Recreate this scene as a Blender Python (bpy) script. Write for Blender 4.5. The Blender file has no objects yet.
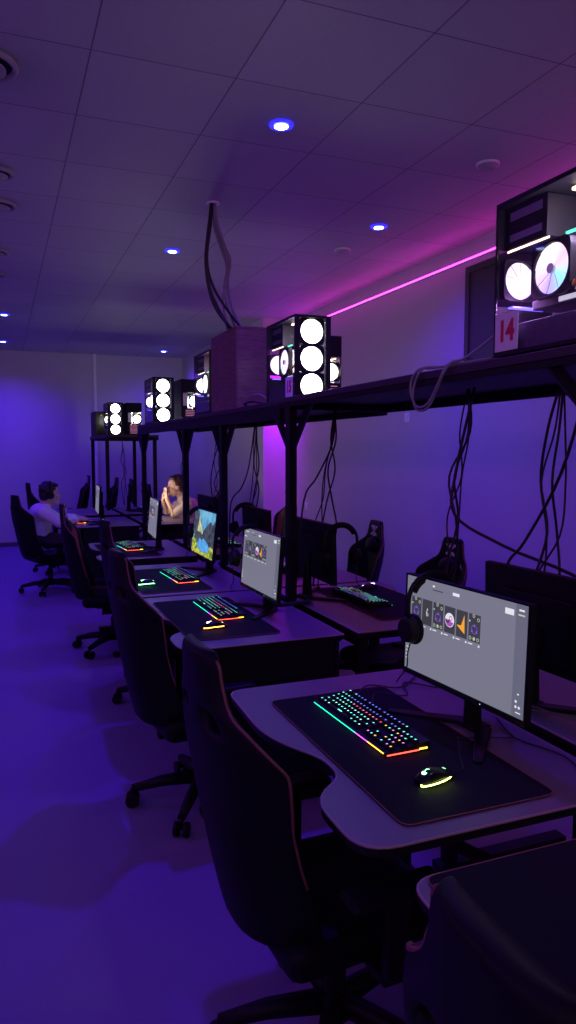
import bpy, bmesh, math, random
from mathutils import Vector, Matrix, Euler
random.seed(7)
PI = math.pi
SC = bpy.context.scene
COL = SC.collection

# ------------------------------------------------------------------ materials
MATS = {}
def mat(name, col, rough=0.5, metal=0.0, emit=None, es=0.0, noise=0.0, nscale=40.0, bump=0.0, bscale=120.0, spec=0.5):
    if name in MATS: return MATS[name]
    m = bpy.data.materials.new(name); m.use_nodes = True
    nt = m.node_tree; b = nt.nodes['Principled BSDF']
    b.inputs['Base Color'].default_value = (*col, 1)
    b.inputs['Roughness'].default_value = rough
    b.inputs['Metallic'].default_value = metal
    b.inputs['Specular IOR Level'].default_value = spec
    if emit:
        b.inputs['Emission Color'].default_value = (*emit, 1)
        b.inputs['Emission Strength'].default_value = es
    tc = nt.nodes.new('ShaderNodeTexCoord')
    if noise > 0:
        n = nt.nodes.new('ShaderNodeTexNoise'); n.inputs['Scale'].default_value = nscale
        n.inputs['Detail'].default_value = 4
        nt.links.new(tc.outputs['Object'], n.inputs['Vector'])
        r = nt.nodes.new('ShaderNodeMixRGB'); r.blend_type = 'MIX'
        r.inputs[1].default_value = (*[c*(1-noise) for c in col], 1)
        r.inputs[2].default_value = (*[min(1, c*(1+noise)) for c in col], 1)
        nt.links.new(n.outputs['Fac'], r.inputs[0]); nt.links.new(r.outputs[0], b.inputs['Base Color'])
    if bump > 0:
        n2 = nt.nodes.new('ShaderNodeTexNoise'); n2.inputs['Scale'].default_value = bscale
        nt.links.new(tc.outputs['Object'], n2.inputs['Vector'])
        bp = nt.nodes.new('ShaderNodeBump'); bp.inputs['Strength'].default_value = bump
        bp.inputs['Distance'].default_value = 0.004
        nt.links.new(n2.outputs['Fac'], bp.inputs['Height']); nt.links.new(bp.outputs[0], b.inputs['Normal'])
    MATS[name] = m
    return m
def emit(name, col, s, base=(0.02, 0.02, 0.02)):
    return mat(name, base, 0.4, emit=col, es=s)

M_WALL = mat('wall paint', (0.55, 0.53, 0.56), 0.75, noise=0.05, nscale=3, bump=0.15, bscale=90)
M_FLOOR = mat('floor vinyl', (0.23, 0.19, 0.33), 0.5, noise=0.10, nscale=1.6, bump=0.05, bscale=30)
M_BASEB = mat('skirting', (0.10, 0.09, 0.11), 0.5, noise=0.1)
M_BLACK = mat('black plastic', (0.008, 0.008, 0.009), 0.5, noise=0.2, spec=0.22)
M_GLOSS = mat('gloss black', (0.006, 0.006, 0.007), 0.25, spec=0.3)
M_STEEL = mat('black powder steel', (0.009, 0.008, 0.010), 0.55, noise=0.2, bump=0.1, bscale=300, spec=0.2)
M_SHELF = mat('dark shelf board', (0.03, 0.02, 0.028), 0.6, noise=0.25, nscale=12)
M_DESK = mat('desk laminate', (0.18, 0.155, 0.175), 0.4, noise=0.06, nscale=25)
M_EDGE = mat('desk edge band', (0.38, 0.22, 0.26), 0.4, noise=0.1)
M_PAD = mat('cloth desk mat', (0.012, 0.012, 0.015), 0.8, noise=0.2, nscale=300, bump=0.2, bscale=900, spec=0.12)
M_STITCH = mat('red stitched hem', (0.30, 0.07, 0.08), 0.7, noise=0.2, nscale=200)
M_LEATHER = mat('black faux leather', (0.006, 0.006, 0.008), 0.5, noise=0.15, nscale=30, bump=0.15, bscale=400, spec=0.13)
M_LEATHER2 = mat('red faux leather', (0.30, 0.015, 0.02), 0.45, noise=0.1, nscale=30, bump=0.15, bscale=400)
M_LEATHER3 = mat('lilac faux leather', (0.30, 0.26, 0.36), 0.5, noise=0.1, nscale=30)
M_PIPE = mat('red piping', (0.20, 0.05, 0.06), 0.5, noise=0.1)
M_LOGO = mat('pale embroidery', (0.75, 0.72, 0.80), 0.6, noise=0.05)
M_WHITE = mat('white plastic', (0.85, 0.85, 0.85), 0.5, noise=0.03)
M_PAPER = mat('white paper label', (0.82, 0.80, 0.82), 0.7, noise=0.02)
M_REDINK = mat('red ink', (0.62, 0.02, 0.05), 0.6, noise=0.05)
M_VENT = mat('vent enamel', (.36, .34, .37), .6, noise=.05)
M_METAL = mat('bare metal', (0.45, 0.45, 0.48), 0.35, 0.9, noise=0.1)
M_TRAY = mat('tray metal', (.42, .40, .46), .5, noise=.05)
M_PCB = mat('circuit board', (0.10, 0.09, 0.14), 0.4, noise=0.6, nscale=60)
M_CABLE = mat('black cable', (0.010, 0.010, 0.012), 0.5, noise=0.1)
M_GCABLE = mat('grey cable', (0.26, 0.24, 0.27), 0.5, noise=0.1)
M_ORANGE = mat('orange cable', (0.9, 0.35, 0.05), 0.5, noise=0.1)
M_REDP = mat('red connector', (0.7, 0.03, 0.03), 0.5, noise=0.1)
M_SKIN = mat('skin', (0.62, 0.40, 0.30), 0.55, noise=0.06, nscale=20)
M_SKIN2 = mat('pale skin', (0.66, 0.45, 0.38), 0.55, noise=0.06, nscale=20)
M_HAIR = mat('black hair', (0.012, 0.009, 0.010), 0.5, noise=0.3, nscale=80)
M_HAIR2 = mat('dark brown hair', (0.05, 0.02, 0.018), 0.5, noise=0.3, nscale=80)
M_SHIRT = mat('white shirt', (0.80, 0.78, 0.84), 0.85, noise=0.08, nscale=15)
M_SHIRT2 = mat('beige shirt', (0.62, 0.52, 0.42), 0.85, noise=0.08, nscale=15)
M_TROUS = mat('dark trousers', (0.03, 0.03, 0.045), 0.85, noise=0.15)
M_DARKPANEL = mat('brown panel', (0.075, 0.06, 0.06), 0.5, noise=0.2, nscale=5)

def wood_mat():
    m = bpy.data.materials.new('cabinet wood'); m.use_nodes = True; nt = m.node_tree; b = nt.nodes['Principled BSDF']
    tc = nt.nodes.new('ShaderNodeTexCoord'); mp = nt.nodes.new('ShaderNodeMapping'); mp.inputs['Scale'].default_value = (2, 2, 22)
    n = nt.nodes.new('ShaderNodeTexNoise'); n.inputs['Scale'].default_value = 5; n.inputs['Detail'].default_value = 6
    cr = nt.nodes.new('ShaderNodeValToRGB'); cr.color_ramp.elements[0].position = .35; cr.color_ramp.elements[1].position = .7
    cr.color_ramp.elements[0].color = (0.12, 0.06, 0.05, 1); cr.color_ramp.elements[1].color = (0.25, 0.14, 0.11, 1)
    nt.links.new(tc.outputs['Object'], mp.inputs[0]); nt.links.new(mp.outputs[0], n.inputs['Vector'])
    nt.links.new(n.outputs['Fac'], cr.inputs[0]); nt.links.new(cr.outputs[0], b.inputs['Base Color']); b.inputs['Roughness'].default_value = .5
    return m
M_WOOD = wood_mat()

def ceiling_mat():
    m = bpy.data.materials.new('ceiling tiles'); m.use_nodes = True; nt = m.node_tree; b = nt.nodes['Principled BSDF']
    tc = nt.nodes.new('ShaderNodeTexCoord'); mp = nt.nodes.new('ShaderNodeMapping')
    mp.inputs['Location'].default_value = (-0.387, -0.088, 0)
    br = nt.nodes.new('ShaderNodeTexBrick'); br.offset = 0; br.squash = 1
    br.inputs['Scale'].default_value = 1; br.inputs['Brick Width'].default_value = 0.605; br.inputs['Row Height'].default_value = 0.605
    br.inputs['Mortar Size'].default_value = 0.0035; br.inputs['Mortar Smooth'].default_value = 0.2
    br.inputs['Color1'].default_value = (0.52, 0.50, 0.53, 1); br.inputs['Color2'].default_value = (0.47, 0.45, 0.48, 1); br.inputs['Mortar'].default_value = (0.16, 0.15, 0.17, 1)
    nt.links.new(tc.outputs['Object'], mp.inputs[0]); nt.links.new(mp.outputs[0], br.inputs['Vector'])
    n = nt.nodes.new('ShaderNodeTexNoise'); n.inputs['Scale'].default_value = 90; nt.links.new(tc.outputs['Object'], n.inputs['Vector'])
    mx = nt.nodes.new('ShaderNodeMixRGB'); mx.blend_type = 'MULTIPLY'; mx.inputs[0].default_value = .18
    nt.links.new(br.outputs['Color'], mx.inputs[1]); nt.links.new(n.outputs['Fac'], mx.inputs[2]); nt.links.new(mx.outputs[0], b.inputs['Base Color'])
    b.inputs['Roughness'].default_value = .6
    bp = nt.nodes.new('ShaderNodeBump'); bp.inputs['Strength'].default_value = .3; bp.inputs['Distance'].default_value = .004
    inv = nt.nodes.new('ShaderNodeMath'); inv.operation = 'SUBTRACT'; inv.inputs[0].default_value = 1
    nt.links.new(br.outputs['Fac'], inv.inputs[1]); nt.links.new(inv.outputs[0], bp.inputs['Height']); nt.links.new(bp.outputs[0], b.inputs['Normal'])
    return m
M_CEIL = ceiling_mat()

def glass_mat():
    m = bpy.data.materials.new('clear side glass'); m.use_nodes = True; nt = m.node_tree; nt.nodes.clear()
    o = nt.nodes.new('ShaderNodeOutputMaterial'); t = nt.nodes.new('ShaderNodeBsdfTransparent'); g = nt.nodes.new('ShaderNodeBsdfGlossy')
    t.inputs[0].default_value = (0.86, 0.84, 0.9, 1); g.inputs['Roughness'].default_value = .03
    lw = nt.nodes.new('ShaderNodeLayerWeight'); lw.inputs['Blend'].default_value = .5
    pw = nt.nodes.new('ShaderNodeMath'); pw.operation = 'POWER'; pw.inputs[1].default_value = 5; nt.links.new(lw.outputs['Facing'], pw.inputs[0])
    f = nt.nodes.new('ShaderNodeMath'); f.operation = 'MULTIPLY_ADD'; f.inputs[1].default_value = .5; f.inputs[2].default_value = .03; nt.links.new(pw.outputs[0], f.inputs[0])
    x = nt.nodes.new('ShaderNodeMixShader')
    nt.links.new(f.outputs[0], x.inputs[0]); nt.links.new(t.outputs[0], x.inputs[1]); nt.links.new(g.outputs[0], x.inputs[2]); nt.links.new(x.outputs[0], o.inputs[0])
    return m
M_GLASS = glass_mat()

def fan_mat(name, stops, s):
    """light guide of an RGB fan: colour runs round the hub"""
    m = bpy.data.materials.new(name); m.use_nodes = True; nt = m.node_tree; b = nt.nodes['Principled BSDF']
    tc = nt.nodes.new('ShaderNodeTexCoord'); g = nt.nodes.new('ShaderNodeTexGradient'); g.gradient_type = 'RADIAL'
    mp = nt.nodes.new('ShaderNodeMapping'); mp.inputs['Rotation'].default_value = (0, 0, 0.6)
    cr = nt.nodes.new('ShaderNodeValToRGB')
    for i, (p, c) in enumerate(stops):
        e = cr.color_ramp.elements[i] if i < 2 else cr.color_ramp.elements.new(p)
        e.position = p; e.color = (*c, 1)
    nt.links.new(tc.outputs['Object'], mp.inputs[0]); nt.links.new(mp.outputs[0], g.inputs[0]); nt.links.new(g.outputs['Fac'], cr.inputs[0])
    nt.links.new(cr.outputs[0], b.inputs['Emission Color']); b.inputs['Emission Strength'].default_value = s
    b.inputs['Base Color'].default_value = (.5, .5, .5, 1)
    return m
M_FANW = fan_mat('fan glow white', [(0, (1, .93, .78)), (.33, (1, 1, .92)), (.66, (.92, 1, .95)), (1, (1, .93, .78))], 11)
M_FANC = fan_mat('fan glow rainbow', [(0, (1, .55, .85)), (.2, (.25, .8, .9)), (.38, (.45, .35, 1)), (.62, (1, .75, 1)), (.82, (1, .9, .6)), (1, (1, .55, .85))], 2.1)
M_FANP = fan_mat('fan glow lilac', [(0, (1, .7, 1)), (.5, (.7, .75, 1)), (1, (1, .7, 1))], 2.6)
E_LED = emit('magenta led', (1.0, 0.03, 0.75), 14)
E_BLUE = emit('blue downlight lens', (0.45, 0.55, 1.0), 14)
E_HALO = emit('blue downlight reflector', (0.02, 0.015, 1.0), 2.5)  # emission stands in for the bloom and lit recess round the lens
E_WARM = emit('warm case light', (1, .72, .45), 6)
E_GREENL = emit('green case light', (.1, 1, .5), 3)
E_BLUEL = emit('blue case light', (.12, .1, 1), 5)
E_PINK = emit('pink case light', (1, .12, .8), 3)

# ------------------------------------------------------------------ mesh helpers (all add to a bmesh)
def box(bm, x0, x1, y0, y1, z0, z1, mi=0, M=None):
    vs = [Vector((x, y, z)) for x in (x0, x1) for y in (y0, y1) for z in (z0, z1)]
    if M: vs = [M @ v for v in vs]
    v = [bm.verts.new(p) for p in vs]
    for f in ((0, 1, 3, 2), (4, 6, 7, 5), (0, 4, 5, 1), (2, 3, 7, 6), (0, 2, 6, 4), (1, 5, 7, 3)):
        bm.faces.new([v[i] for i in f]).material_index = mi
def tube(bm, pts, r, n=8, mi=0, closed=False, caps=True, smooth=True):
    pts = [Vector(p) for p in pts]; N = len(pts)
    rs = r if isinstance(r, (list, tuple)) else [r]*N
    t0 = (pts[1]-pts[0]).normalized()
    up = Vector((0, 0, 1)) if abs(t0.z) < .9 else Vector((1, 0, 0))
    nrm = t0.cross(up).normalized(); rings = []
    for i, p in enumerate(pts):
        if closed: t = (pts[(i+1) % N]-pts[i-1]).normalized()
        else: t = (pts[min(i+1, N-1)]-pts[max(i-1, 0)]).normalized()
        nrm = (nrm-t*nrm.dot(t))
        if nrm.length < 1e-6: nrm = t.orthogonal()
        nrm.normalize(); bn = t.cross(nrm)
        rings.append([bm.verts.new(p+(nrm*math.cos(2*PI*k/n)+bn*math.sin(2*PI*k/n))*rs[i]) for k in range(n)])
    for i in range(N if closed else N-1):
        a, b = rings[i], rings[(i+1) % N]
        for k in range(n):
            f = bm.faces.new((a[k], a[(k+1) % n], b[(k+1) % n], b[k])); f.material_index = mi; f.smooth = smooth
    if caps and not closed:
        bm.faces.new(rings[0][::-1]).material_index = mi; bm.faces.new(rings[-1]).material_index = mi
def spline(pts, k=6):
    P = [Vector(p) for p in pts]; P = [P[0]*2-P[1]]+P+[P[-1]*2-P[-2]]; out = []
    for i in range(1, len(P)-2):
        a, b, c, d = P[i-1:i+3]
        for s in range(k):
            t = s/k
            out.append(.5*((2*b)+(c-a)*t+(2*a-5*b+4*c-d)*t*t+(3*b-a-3*c+d)*t**3))
    out.append(P[-2]); return out
def cyl(bm, c, r, h, axis='z', n=24, mi=0, r2=None, smooth=False):
    c = Vector(c); d = {'x': Vector((1, 0, 0)), 'y': Vector((0, 1, 0)), 'z': Vector((0, 0, 1))}[axis]
    r2 = r if r2 is None else r2
    tube(bm, [c, c+d*h], [r, r2], n, mi, smooth=smooth)
def ell(bm, c, rx, ry, rz, n=16, m=10, mi=0, M=None):
    ret = bmesh.ops.create_uvsphere(bm, u_segments=n, v_segments=m, radius=1)
    T = Matrix.Translation(Vector(c)) @ (M or Matrix.Identity(4)) @ Matrix.Diagonal((rx, ry, rz, 1))
    bmesh.ops.transform(bm, matrix=T, verts=ret['verts'])
    for v in ret['verts']:
        for f in v.link_faces: f.material_index = mi; f.smooth = True
def prism(bm, pts, z0, z1, mi=0, M=None, side=None):
    """polygon in xy pushed from z0 to z1"""
    T = (lambda p: M @ Vector(p)) if M else Vector
    a = [bm.verts.new(T((x, y, z0))) for x, y in pts]; b = [bm.verts.new(T((x, y, z1))) for x, y in pts]
    bm.faces.new(a[::-1]).material_index = mi; bm.faces.new(b).material_index = mi
    for i in range(len(pts)):
        j = (i+1) % len(pts); bm.faces.new((a[i], a[j], b[j], b[i])).material_index = mi if side is None else side
def obj(name, bm, mats, parent=None, loc=None, bevel=0, subsurf=0, smooth=False, rot=None):
    bmesh.ops.recalc_face_normals(bm, faces=bm.faces)
    me = bpy.data.meshes.new(name); bm.to_mesh(me); bm.free()
    if smooth:
        for p in me.polygons: p.use_smooth = True
    for m in (mats if isinstance(mats, (list, tuple)) else [mats]): me.materials.append(m)
    o = bpy.data.objects.new(name, me); COL.objects.link(o)
    if parent: o.parent = parent
    if loc: o.location = loc
    if rot: o.rotation_euler = rot
    if bevel:
        b = o.modifiers.new('bevel', 'BEVEL'); b.width = bevel; b.segments = 2; b.limit_method = 'ANGLE'
    if subsurf:
        s = o.modifiers.new('sub', 'SUBSURF'); s.levels = subsurf; s.render_levels = subsurf
    return o
def thing(name, label, cat, loc=(0, 0, 0), rz=0, group=None):
    o = bpy.data.objects.new(name, None); COL.objects.link(o); o.empty_display_size = .1
    o.location = loc; o.rotation_euler = (0, 0, rz); tag(o, label, cat, group); return o
def tag(o, label, cat, group=None):
    o['label'] = label; o['category'] = cat
    if group: o['group'] = group
    return o
def struct(o):
    o['kind'] = 'structure'; return o
def copy_tree(o, parent=None):
    c = o.copy(); COL.objects.link(c); c.parent = parent
    for ch in [x for x in o.children]: copy_tree(ch, c)
    return c
def dup(o, label, loc, rz):
    c = copy_tree(o); c.location = loc; c.rotation_euler = (0, 0, rz); c['label'] = label; return c
BM = bmesh.new
CH = 3.16; XR = 3.40; YB = 12.59; XL = -3.2; YF = -2.6; XJ = 3.0; YJ = 8.40

# ------------------------------------------------------------------ room
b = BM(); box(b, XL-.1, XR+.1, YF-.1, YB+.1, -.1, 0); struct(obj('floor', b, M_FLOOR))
b = BM(); box(b, XL-.1, XR+.1, YF-.1, YB+.1, CH, CH+.1); struct(obj('ceiling', b, M_CEIL))
b = BM(); box(b, XL-.1, XR+.1, YB, YB+.1, 0, CH); struct(obj('wall_back', b, M_WALL))
b = BM(); box(b, XR, XR+.1, YF, YJ, 0, CH); box(b, XJ, XR+.1, YJ, YB, 0, CH); struct(obj('wall_right', b, M_WALL))
b = BM(); box(b, XL-.1, XL, YF, YB, 0, CH); struct(obj('wall_left', b, M_WALL))
b = BM(); box(b, XL-.1, XR+.1, YF-.1, YF, 0, CH); struct(obj('wall_front', b, M_WALL))
b = BM(); box(b, XR-.012, XR-.001, YF, YJ-.012, 0.001, .07); struct(obj('baseboard_right', b, M_BASEB))
b = BM(); box(b, XL, XJ, YB-.012, YB-.001, 0.001, .07); struct(obj('baseboard_back', b, M_BASEB))
# vertical conduit on the back wall
b = BM(); box(b, 1.485, 1.53, YB-.035, YB-.001, 0.08, CH-.001)
tag(obj('cable_conduit', b, M_WHITE, bevel=.004), 'pale vertical cable conduit running up the back wall to the ceiling', 'conduit')
# led strip in the corner of wall and ceiling
t = thing('led_strip', 'glowing magenta LED strip along the top of the right wall', 'light strip', (XR, 0, 3.03))
b = BM(); box(b, -.012, -.001, -1.6, YJ-.002, -.008, .008); obj('channel', b, M_WHITE, t)
b = BM()
for i in range(330):
    y = -1.55+i*.03; box(b, -.0165, -.0125, y, y+.018, -.005, .005)
lo = obj('led_diodes', b, E_LED, t); lo['kind'] = 'stuff'
# wall panel
t = thing('wall_panel', 'tall dark brown framed panel high on the right wall', 'wall panel', (XR, 3.75, 1.98))
b = BM(); box(b, -.03, -.002, 0, 1.04, 0, .98); obj('panel', b, M_DARKPANEL, t, bevel=.004)
b = BM()
for a in ((0, .05, 0, .98), (.99, 1.04, 0, .98), (.05, .99, 0, .05), (.05, .99, .93, .98)): box(b, -.045, -.03, a[0], a[1], a[2], a[3])
obj('frame', b, M_DARKPANEL, t, bevel=.003)
def socket(y, z, label, name='wall_switch'):
    t = thing(name, label, 'switch' if 'switch' in name else 'socket', (XR, y, z))
    b = BM(); box(b, -.010, -.001, -.042, .042, -.042, .042); obj('plate', b, M_WHITE, t, bevel=.003)
    b = BM(); box(b, -.016, -.010, -.02, .02, -.025, .025); obj('rocker' if 'switch' in name else 'insert', b, M_WHITE, t, bevel=.002)
socket(7.97, .90, 'small white light switch low on the right wall, right of the ring-cabled post')
socket(5.68, 1.86, 'small wall socket just below the shelf edge on the right wall', 'wall_socket')

# ceiling fixtures
def make_downlight():
    t = thing('ceiling_downlight', '', 'light', group='blue ceiling downlights')
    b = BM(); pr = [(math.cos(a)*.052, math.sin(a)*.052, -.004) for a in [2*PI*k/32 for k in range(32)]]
    tube(b, pr, .008, 8, closed=True); obj('trim_ring', b, E_HALO, t)  # trim emits blue itself, part of the painted halo
    b = BM(); cyl(b, (0, 0, -.010), .050, .008, n=32); obj('halo', b, E_HALO, t)
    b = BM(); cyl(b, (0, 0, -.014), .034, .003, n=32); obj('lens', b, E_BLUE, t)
    return t
dls = [((1.33, 3.45), 'blue downlight nearest the camera, brightest and highest in view'),
       ((2.56, 4.71), 'blue downlight to the right, above the magenta strip'),
       ((1.33, 5.87), 'blue downlight left of the hanging ceiling cables'),
       ((.094, 9.29), 'blue downlight at the left edge of view, nearer of two there'),
       ((.09, 11.57), 'blue downlight at the left edge, right by the back wall'),
       ((2.50, 11.75), 'small far blue downlight above the back desks by the back wall'),
       ((-1.15, 1.2), 'blue downlight out of view to the left, near the camera'),
       ((-1.15, 4.71), 'blue downlight over the aisle to the left, middle of the hall'),
       ((-1.15, 8.1), 'blue downlight over the aisle to the left, far end'),
       ((1.33, .2), 'blue downlight above and behind the camera'),]
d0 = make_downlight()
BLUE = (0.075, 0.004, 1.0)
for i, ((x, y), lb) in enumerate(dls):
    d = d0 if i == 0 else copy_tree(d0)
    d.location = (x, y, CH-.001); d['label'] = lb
    l = bpy.data.lights.new('downlight', 'SPOT'); l.spot_size = 2.6; l.spot_blend = .9; l.shadow_soft_size = .05
    l.color = BLUE; l.energy = {0: 150, 1: 100, 2: 110, 3: 110, 4: 190, 5: 70, 6: 45, 7: 50, 8: 120, 9: 12}.get(i, 45)
    lo = bpy.data.objects.new('downlight_lamp', l); COL.objects.link(lo); lo.location = (x, y, CH-.03)
def vent(x, y, r, label, name='ceiling_vent', cat='vent'):
    t = thing(name, label, cat, (x, y, CH-.001), group='round ceiling vents' if name == 'ceiling_vent' else None)
    b = BM(); tube(b, [(math.cos(a)*r, math.sin(a)*r, -.012) for a in [2*PI*k/40 for k in range(40)]], .014, 8, closed=True); obj('rim', b, M_VENT, t)
    b = BM(); cyl(b, (0, 0, -.006), r*.97, .005, n=40); obj('throat', b, M_BLACK, t)
    b = BM(); cyl(b, (0, 0, -.045), r*.3, .012, n=32, r2=r*.72); cyl(b, (0, 0, -.033), r*.72, .006, n=32); cyl(b, (0, 0, -.028), r*.1, .022, n=12); obj('diffuser', b, M_VENT, t)
vent(-.02, 3.36, .13, 'round ceiling vent at the left edge, nearest and largest')
vent(.03, 4.60, .085, 'round ceiling vent at the left edge, second from the camera')
vent(.04, 5.18, .10, 'round ceiling vent at the left edge, third from the camera')
vent(.02, 6.38, .085, 'round ceiling vent at the left edge, fourth from the camera')
vent(.0, 7.2, .085, 'round ceiling vent at the left edge, farthest from the camera')
def detector(x, y, label, r=.065):
    t = thing('smoke_detector', label, 'smoke detector', (x, y, CH-.001))
    b = BM(); cyl(b, (0, 0, -.014), r, .013, n=32); obj('base', b, M_WHITE, t, bevel=.002)
    b = BM(); cyl(b, (0, 0, -.034), r*.6, .02, n=32, r2=r*.9); obj('cover', b, M_VENT, t, bevel=.002)
detector(2.573, 3.48, 'round white smoke detector above the number 14 computer')
detector(2.58, 5.34, 'smaller round smoke detector above the magenta strip, farther back')

# ------------------------------------------------------------------ racks
def rack(name, label, x0, x1, y0, y1, zt, posts, apron, brace_l=.26):
    t = thing(name, label, 'rack', (x0, y0, 0))
    b = BM(); box(b, 0, x1-x0, 0, y1-y0, zt-.028, zt); obj('shelf', b, M_SHELF, t, bevel=.003)
    b = BM()
    box(b, .002, .03, .0, y1-y0, zt-apron, zt-.0285); box(b, x1-x0-.03, x1-x0-.002, 0, y1-y0, zt-.07, zt-.0285)
    for y in posts: box(b, .03, x1-x0-.03, y-y0-.015, y-y0+.015, zt-.065, zt-.0285)
    obj('shelf_beam', b, M_STEEL, t, bevel=.002)
    for y in posts:
        for k, xx in enumerate((.005, x1-x0-.065) if brace_l == 0 else (.005,)):
            yy = y-y0; b = BM(); box(b, xx, xx+.045, yy-.03, yy+.03, 0.006, zt-apron); box(b, xx-.02, xx+.065, yy-.05, yy+.05, 0, .0065)
            p = obj('post', b, M_STEEL, t, bevel=.003)
            if k == 0 and brace_l > 0:
                for s in (-1, 1):
                    bl = brace_l*(1.6 if y < 2 else 1)
                    b = BM(); zz = zt-apron
                    tube(b, [(xx+.022, yy+s*bl, zz+.02), (xx+.022, yy+s*.01, zz-bl*.85)], .022, 4, smooth=False)
                    obj('brace', b, M_STEEL, t)
    return t
rack('equipment_rack', 'near black steel rack with long dark shelf carrying the number 14 computer', 1.415, 2.03, .15, 3.72, 1.848, (1.22, 3.60), .05, .27)
rack('equipment_rack', 'middle black steel rack with dark shelf carrying the wooden box and computers', 1.425, 2.10, 3.73, 8.15, 1.840, (4.90, 6.02, 7.93), .10)
rack('equipment_rack', 'far black steel rack by the back wall under three small computers', 1.31, 2.02, 9.9, 11.7, 1.775, (9.97, 11.6), .05, 0)

# ------------------------------------------------------------------ desks
def rounded(pts, rr, n=6):
    out = []
    N = len(pts)
    for i, p in enumerate(pts):
        p = Vector(p); a = Vector(pts[i-1]); c = Vector(pts[(i+1) % N]); r = rr[i]
        if r == 0: out.append(tuple(p)); continue
        d1 = (a-p).normalized(); d2 = (c-p).normalized()
        A = p+d1*r; B = p+d2*r
        for k in range(n+1):
            s = k/n; out.append(tuple(A*(1-s)**2+p*2*s*(1-s)+B*s*s))
    return out
def make_desk(D, W, modesty, label, loc, rz=0, holes=True):
    """user side at local x=0, back at x=D, y from 0 to W"""
    t = thing('desk', label, 'desk', loc, rz)
    pts = [(0, 0), (D, 0), (D, W), (.035, W), (.02, W-.42), (.115, .44), (.11, .33), (0, .25)]
    pl = rounded(pts, [.09, .01, .01, .06, .12, .05, .05, .08])
    b = BM(); prism(b, pl, .735, .759, side=1); obj('tabletop', b, [M_DESK, M_BLACK], t)
    b = BM(); tube(b, [(x, y, .7565) for x, y in pl], .0032, 6, closed=True); obj('edge_band', b, M_EDGE, t)
    for y in (.07, W-.11):
        b = BM(); box(b, D-.09, D-.04, y, y+.04, 0.03, .70); box(b, .12, D-.01, y, y+.04, .70, .7345); box(b, .10, D-.01, y-.01, y+.05, 0, .03)
        tube(b, [(.22, y+.02, .71), (D-.09, y+.02, .45)], .016, 4, smooth=False)
        obj('leg', b, M_STEEL, t, bevel=.003)
    b = BM(); box(b, D-.075, D-.055, .115, W-.115, .66, .70); obj('crossbar', b, M_STEEL, t)
    if modesty:
        b = BM(); box(b, .14, D-.045, .003, .020, .12, .7345); obj('side_panel', b, M_BLACK, t)
        b = BM(); box(b, .14, D-.045, W-.020, W-.003, .12, .7345); obj('side_panel', b, M_BLACK, t)
        b = BM(); box(b, D-.038, D-.02, .01, W-.01, .20, .7345); obj('modesty_panel', b, M_BLACK, t)
    return t
LX = .655; DD = .735
stations = [(.03, 1.10, 'first'), (1.245, 1.05, 'second'), (2.835, 1.10, 'third'), (3.985, 1.10, 'fourth'), (5.43, 1.05, 'fifth'), (7.85, 1.10, 'sixth'), (9.3, 1.1, 'seventh')]
dl = ['dark laminate desk at the bottom right corner, behind the closest chair',
      'purple-lit desk with rainbow keyboard and glowing yellow-green mouse, large and near',
      'desk with a dark front edge carrying the mouse that glows orange and white',
      'desk carrying the mouse glowing green under the landscape screen',
      'desk with the small orange-lit keyboard, left row before the back',
      'desk at which the person in the white shirt sits',
      'last left row desk, beside the far rack']
for (y, w, n), l in zip(stations, dl):
    make_desk(DD, w, y > 2, l, (LX, y, 0))
rdl = ['right row desk behind the near black monitor', 'right row desk with keyboard lit blue-green, behind the second black monitor',
       'right row desk behind the third screen', 'right row desk fourth from the camera', 'right row desk where the person in the beige shirt leans', 'last right row desk, beside the far rack']
for (y, w), l in zip([(1.245, 1.05), (2.835, 1.1), (3.985, 1.1), (5.43, 1.05), (7.85, 1.1), (9.3, 1.1)], rdl):
    make_desk(.70, w, False, l, (2.16, y+w, 0), PI)

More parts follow.
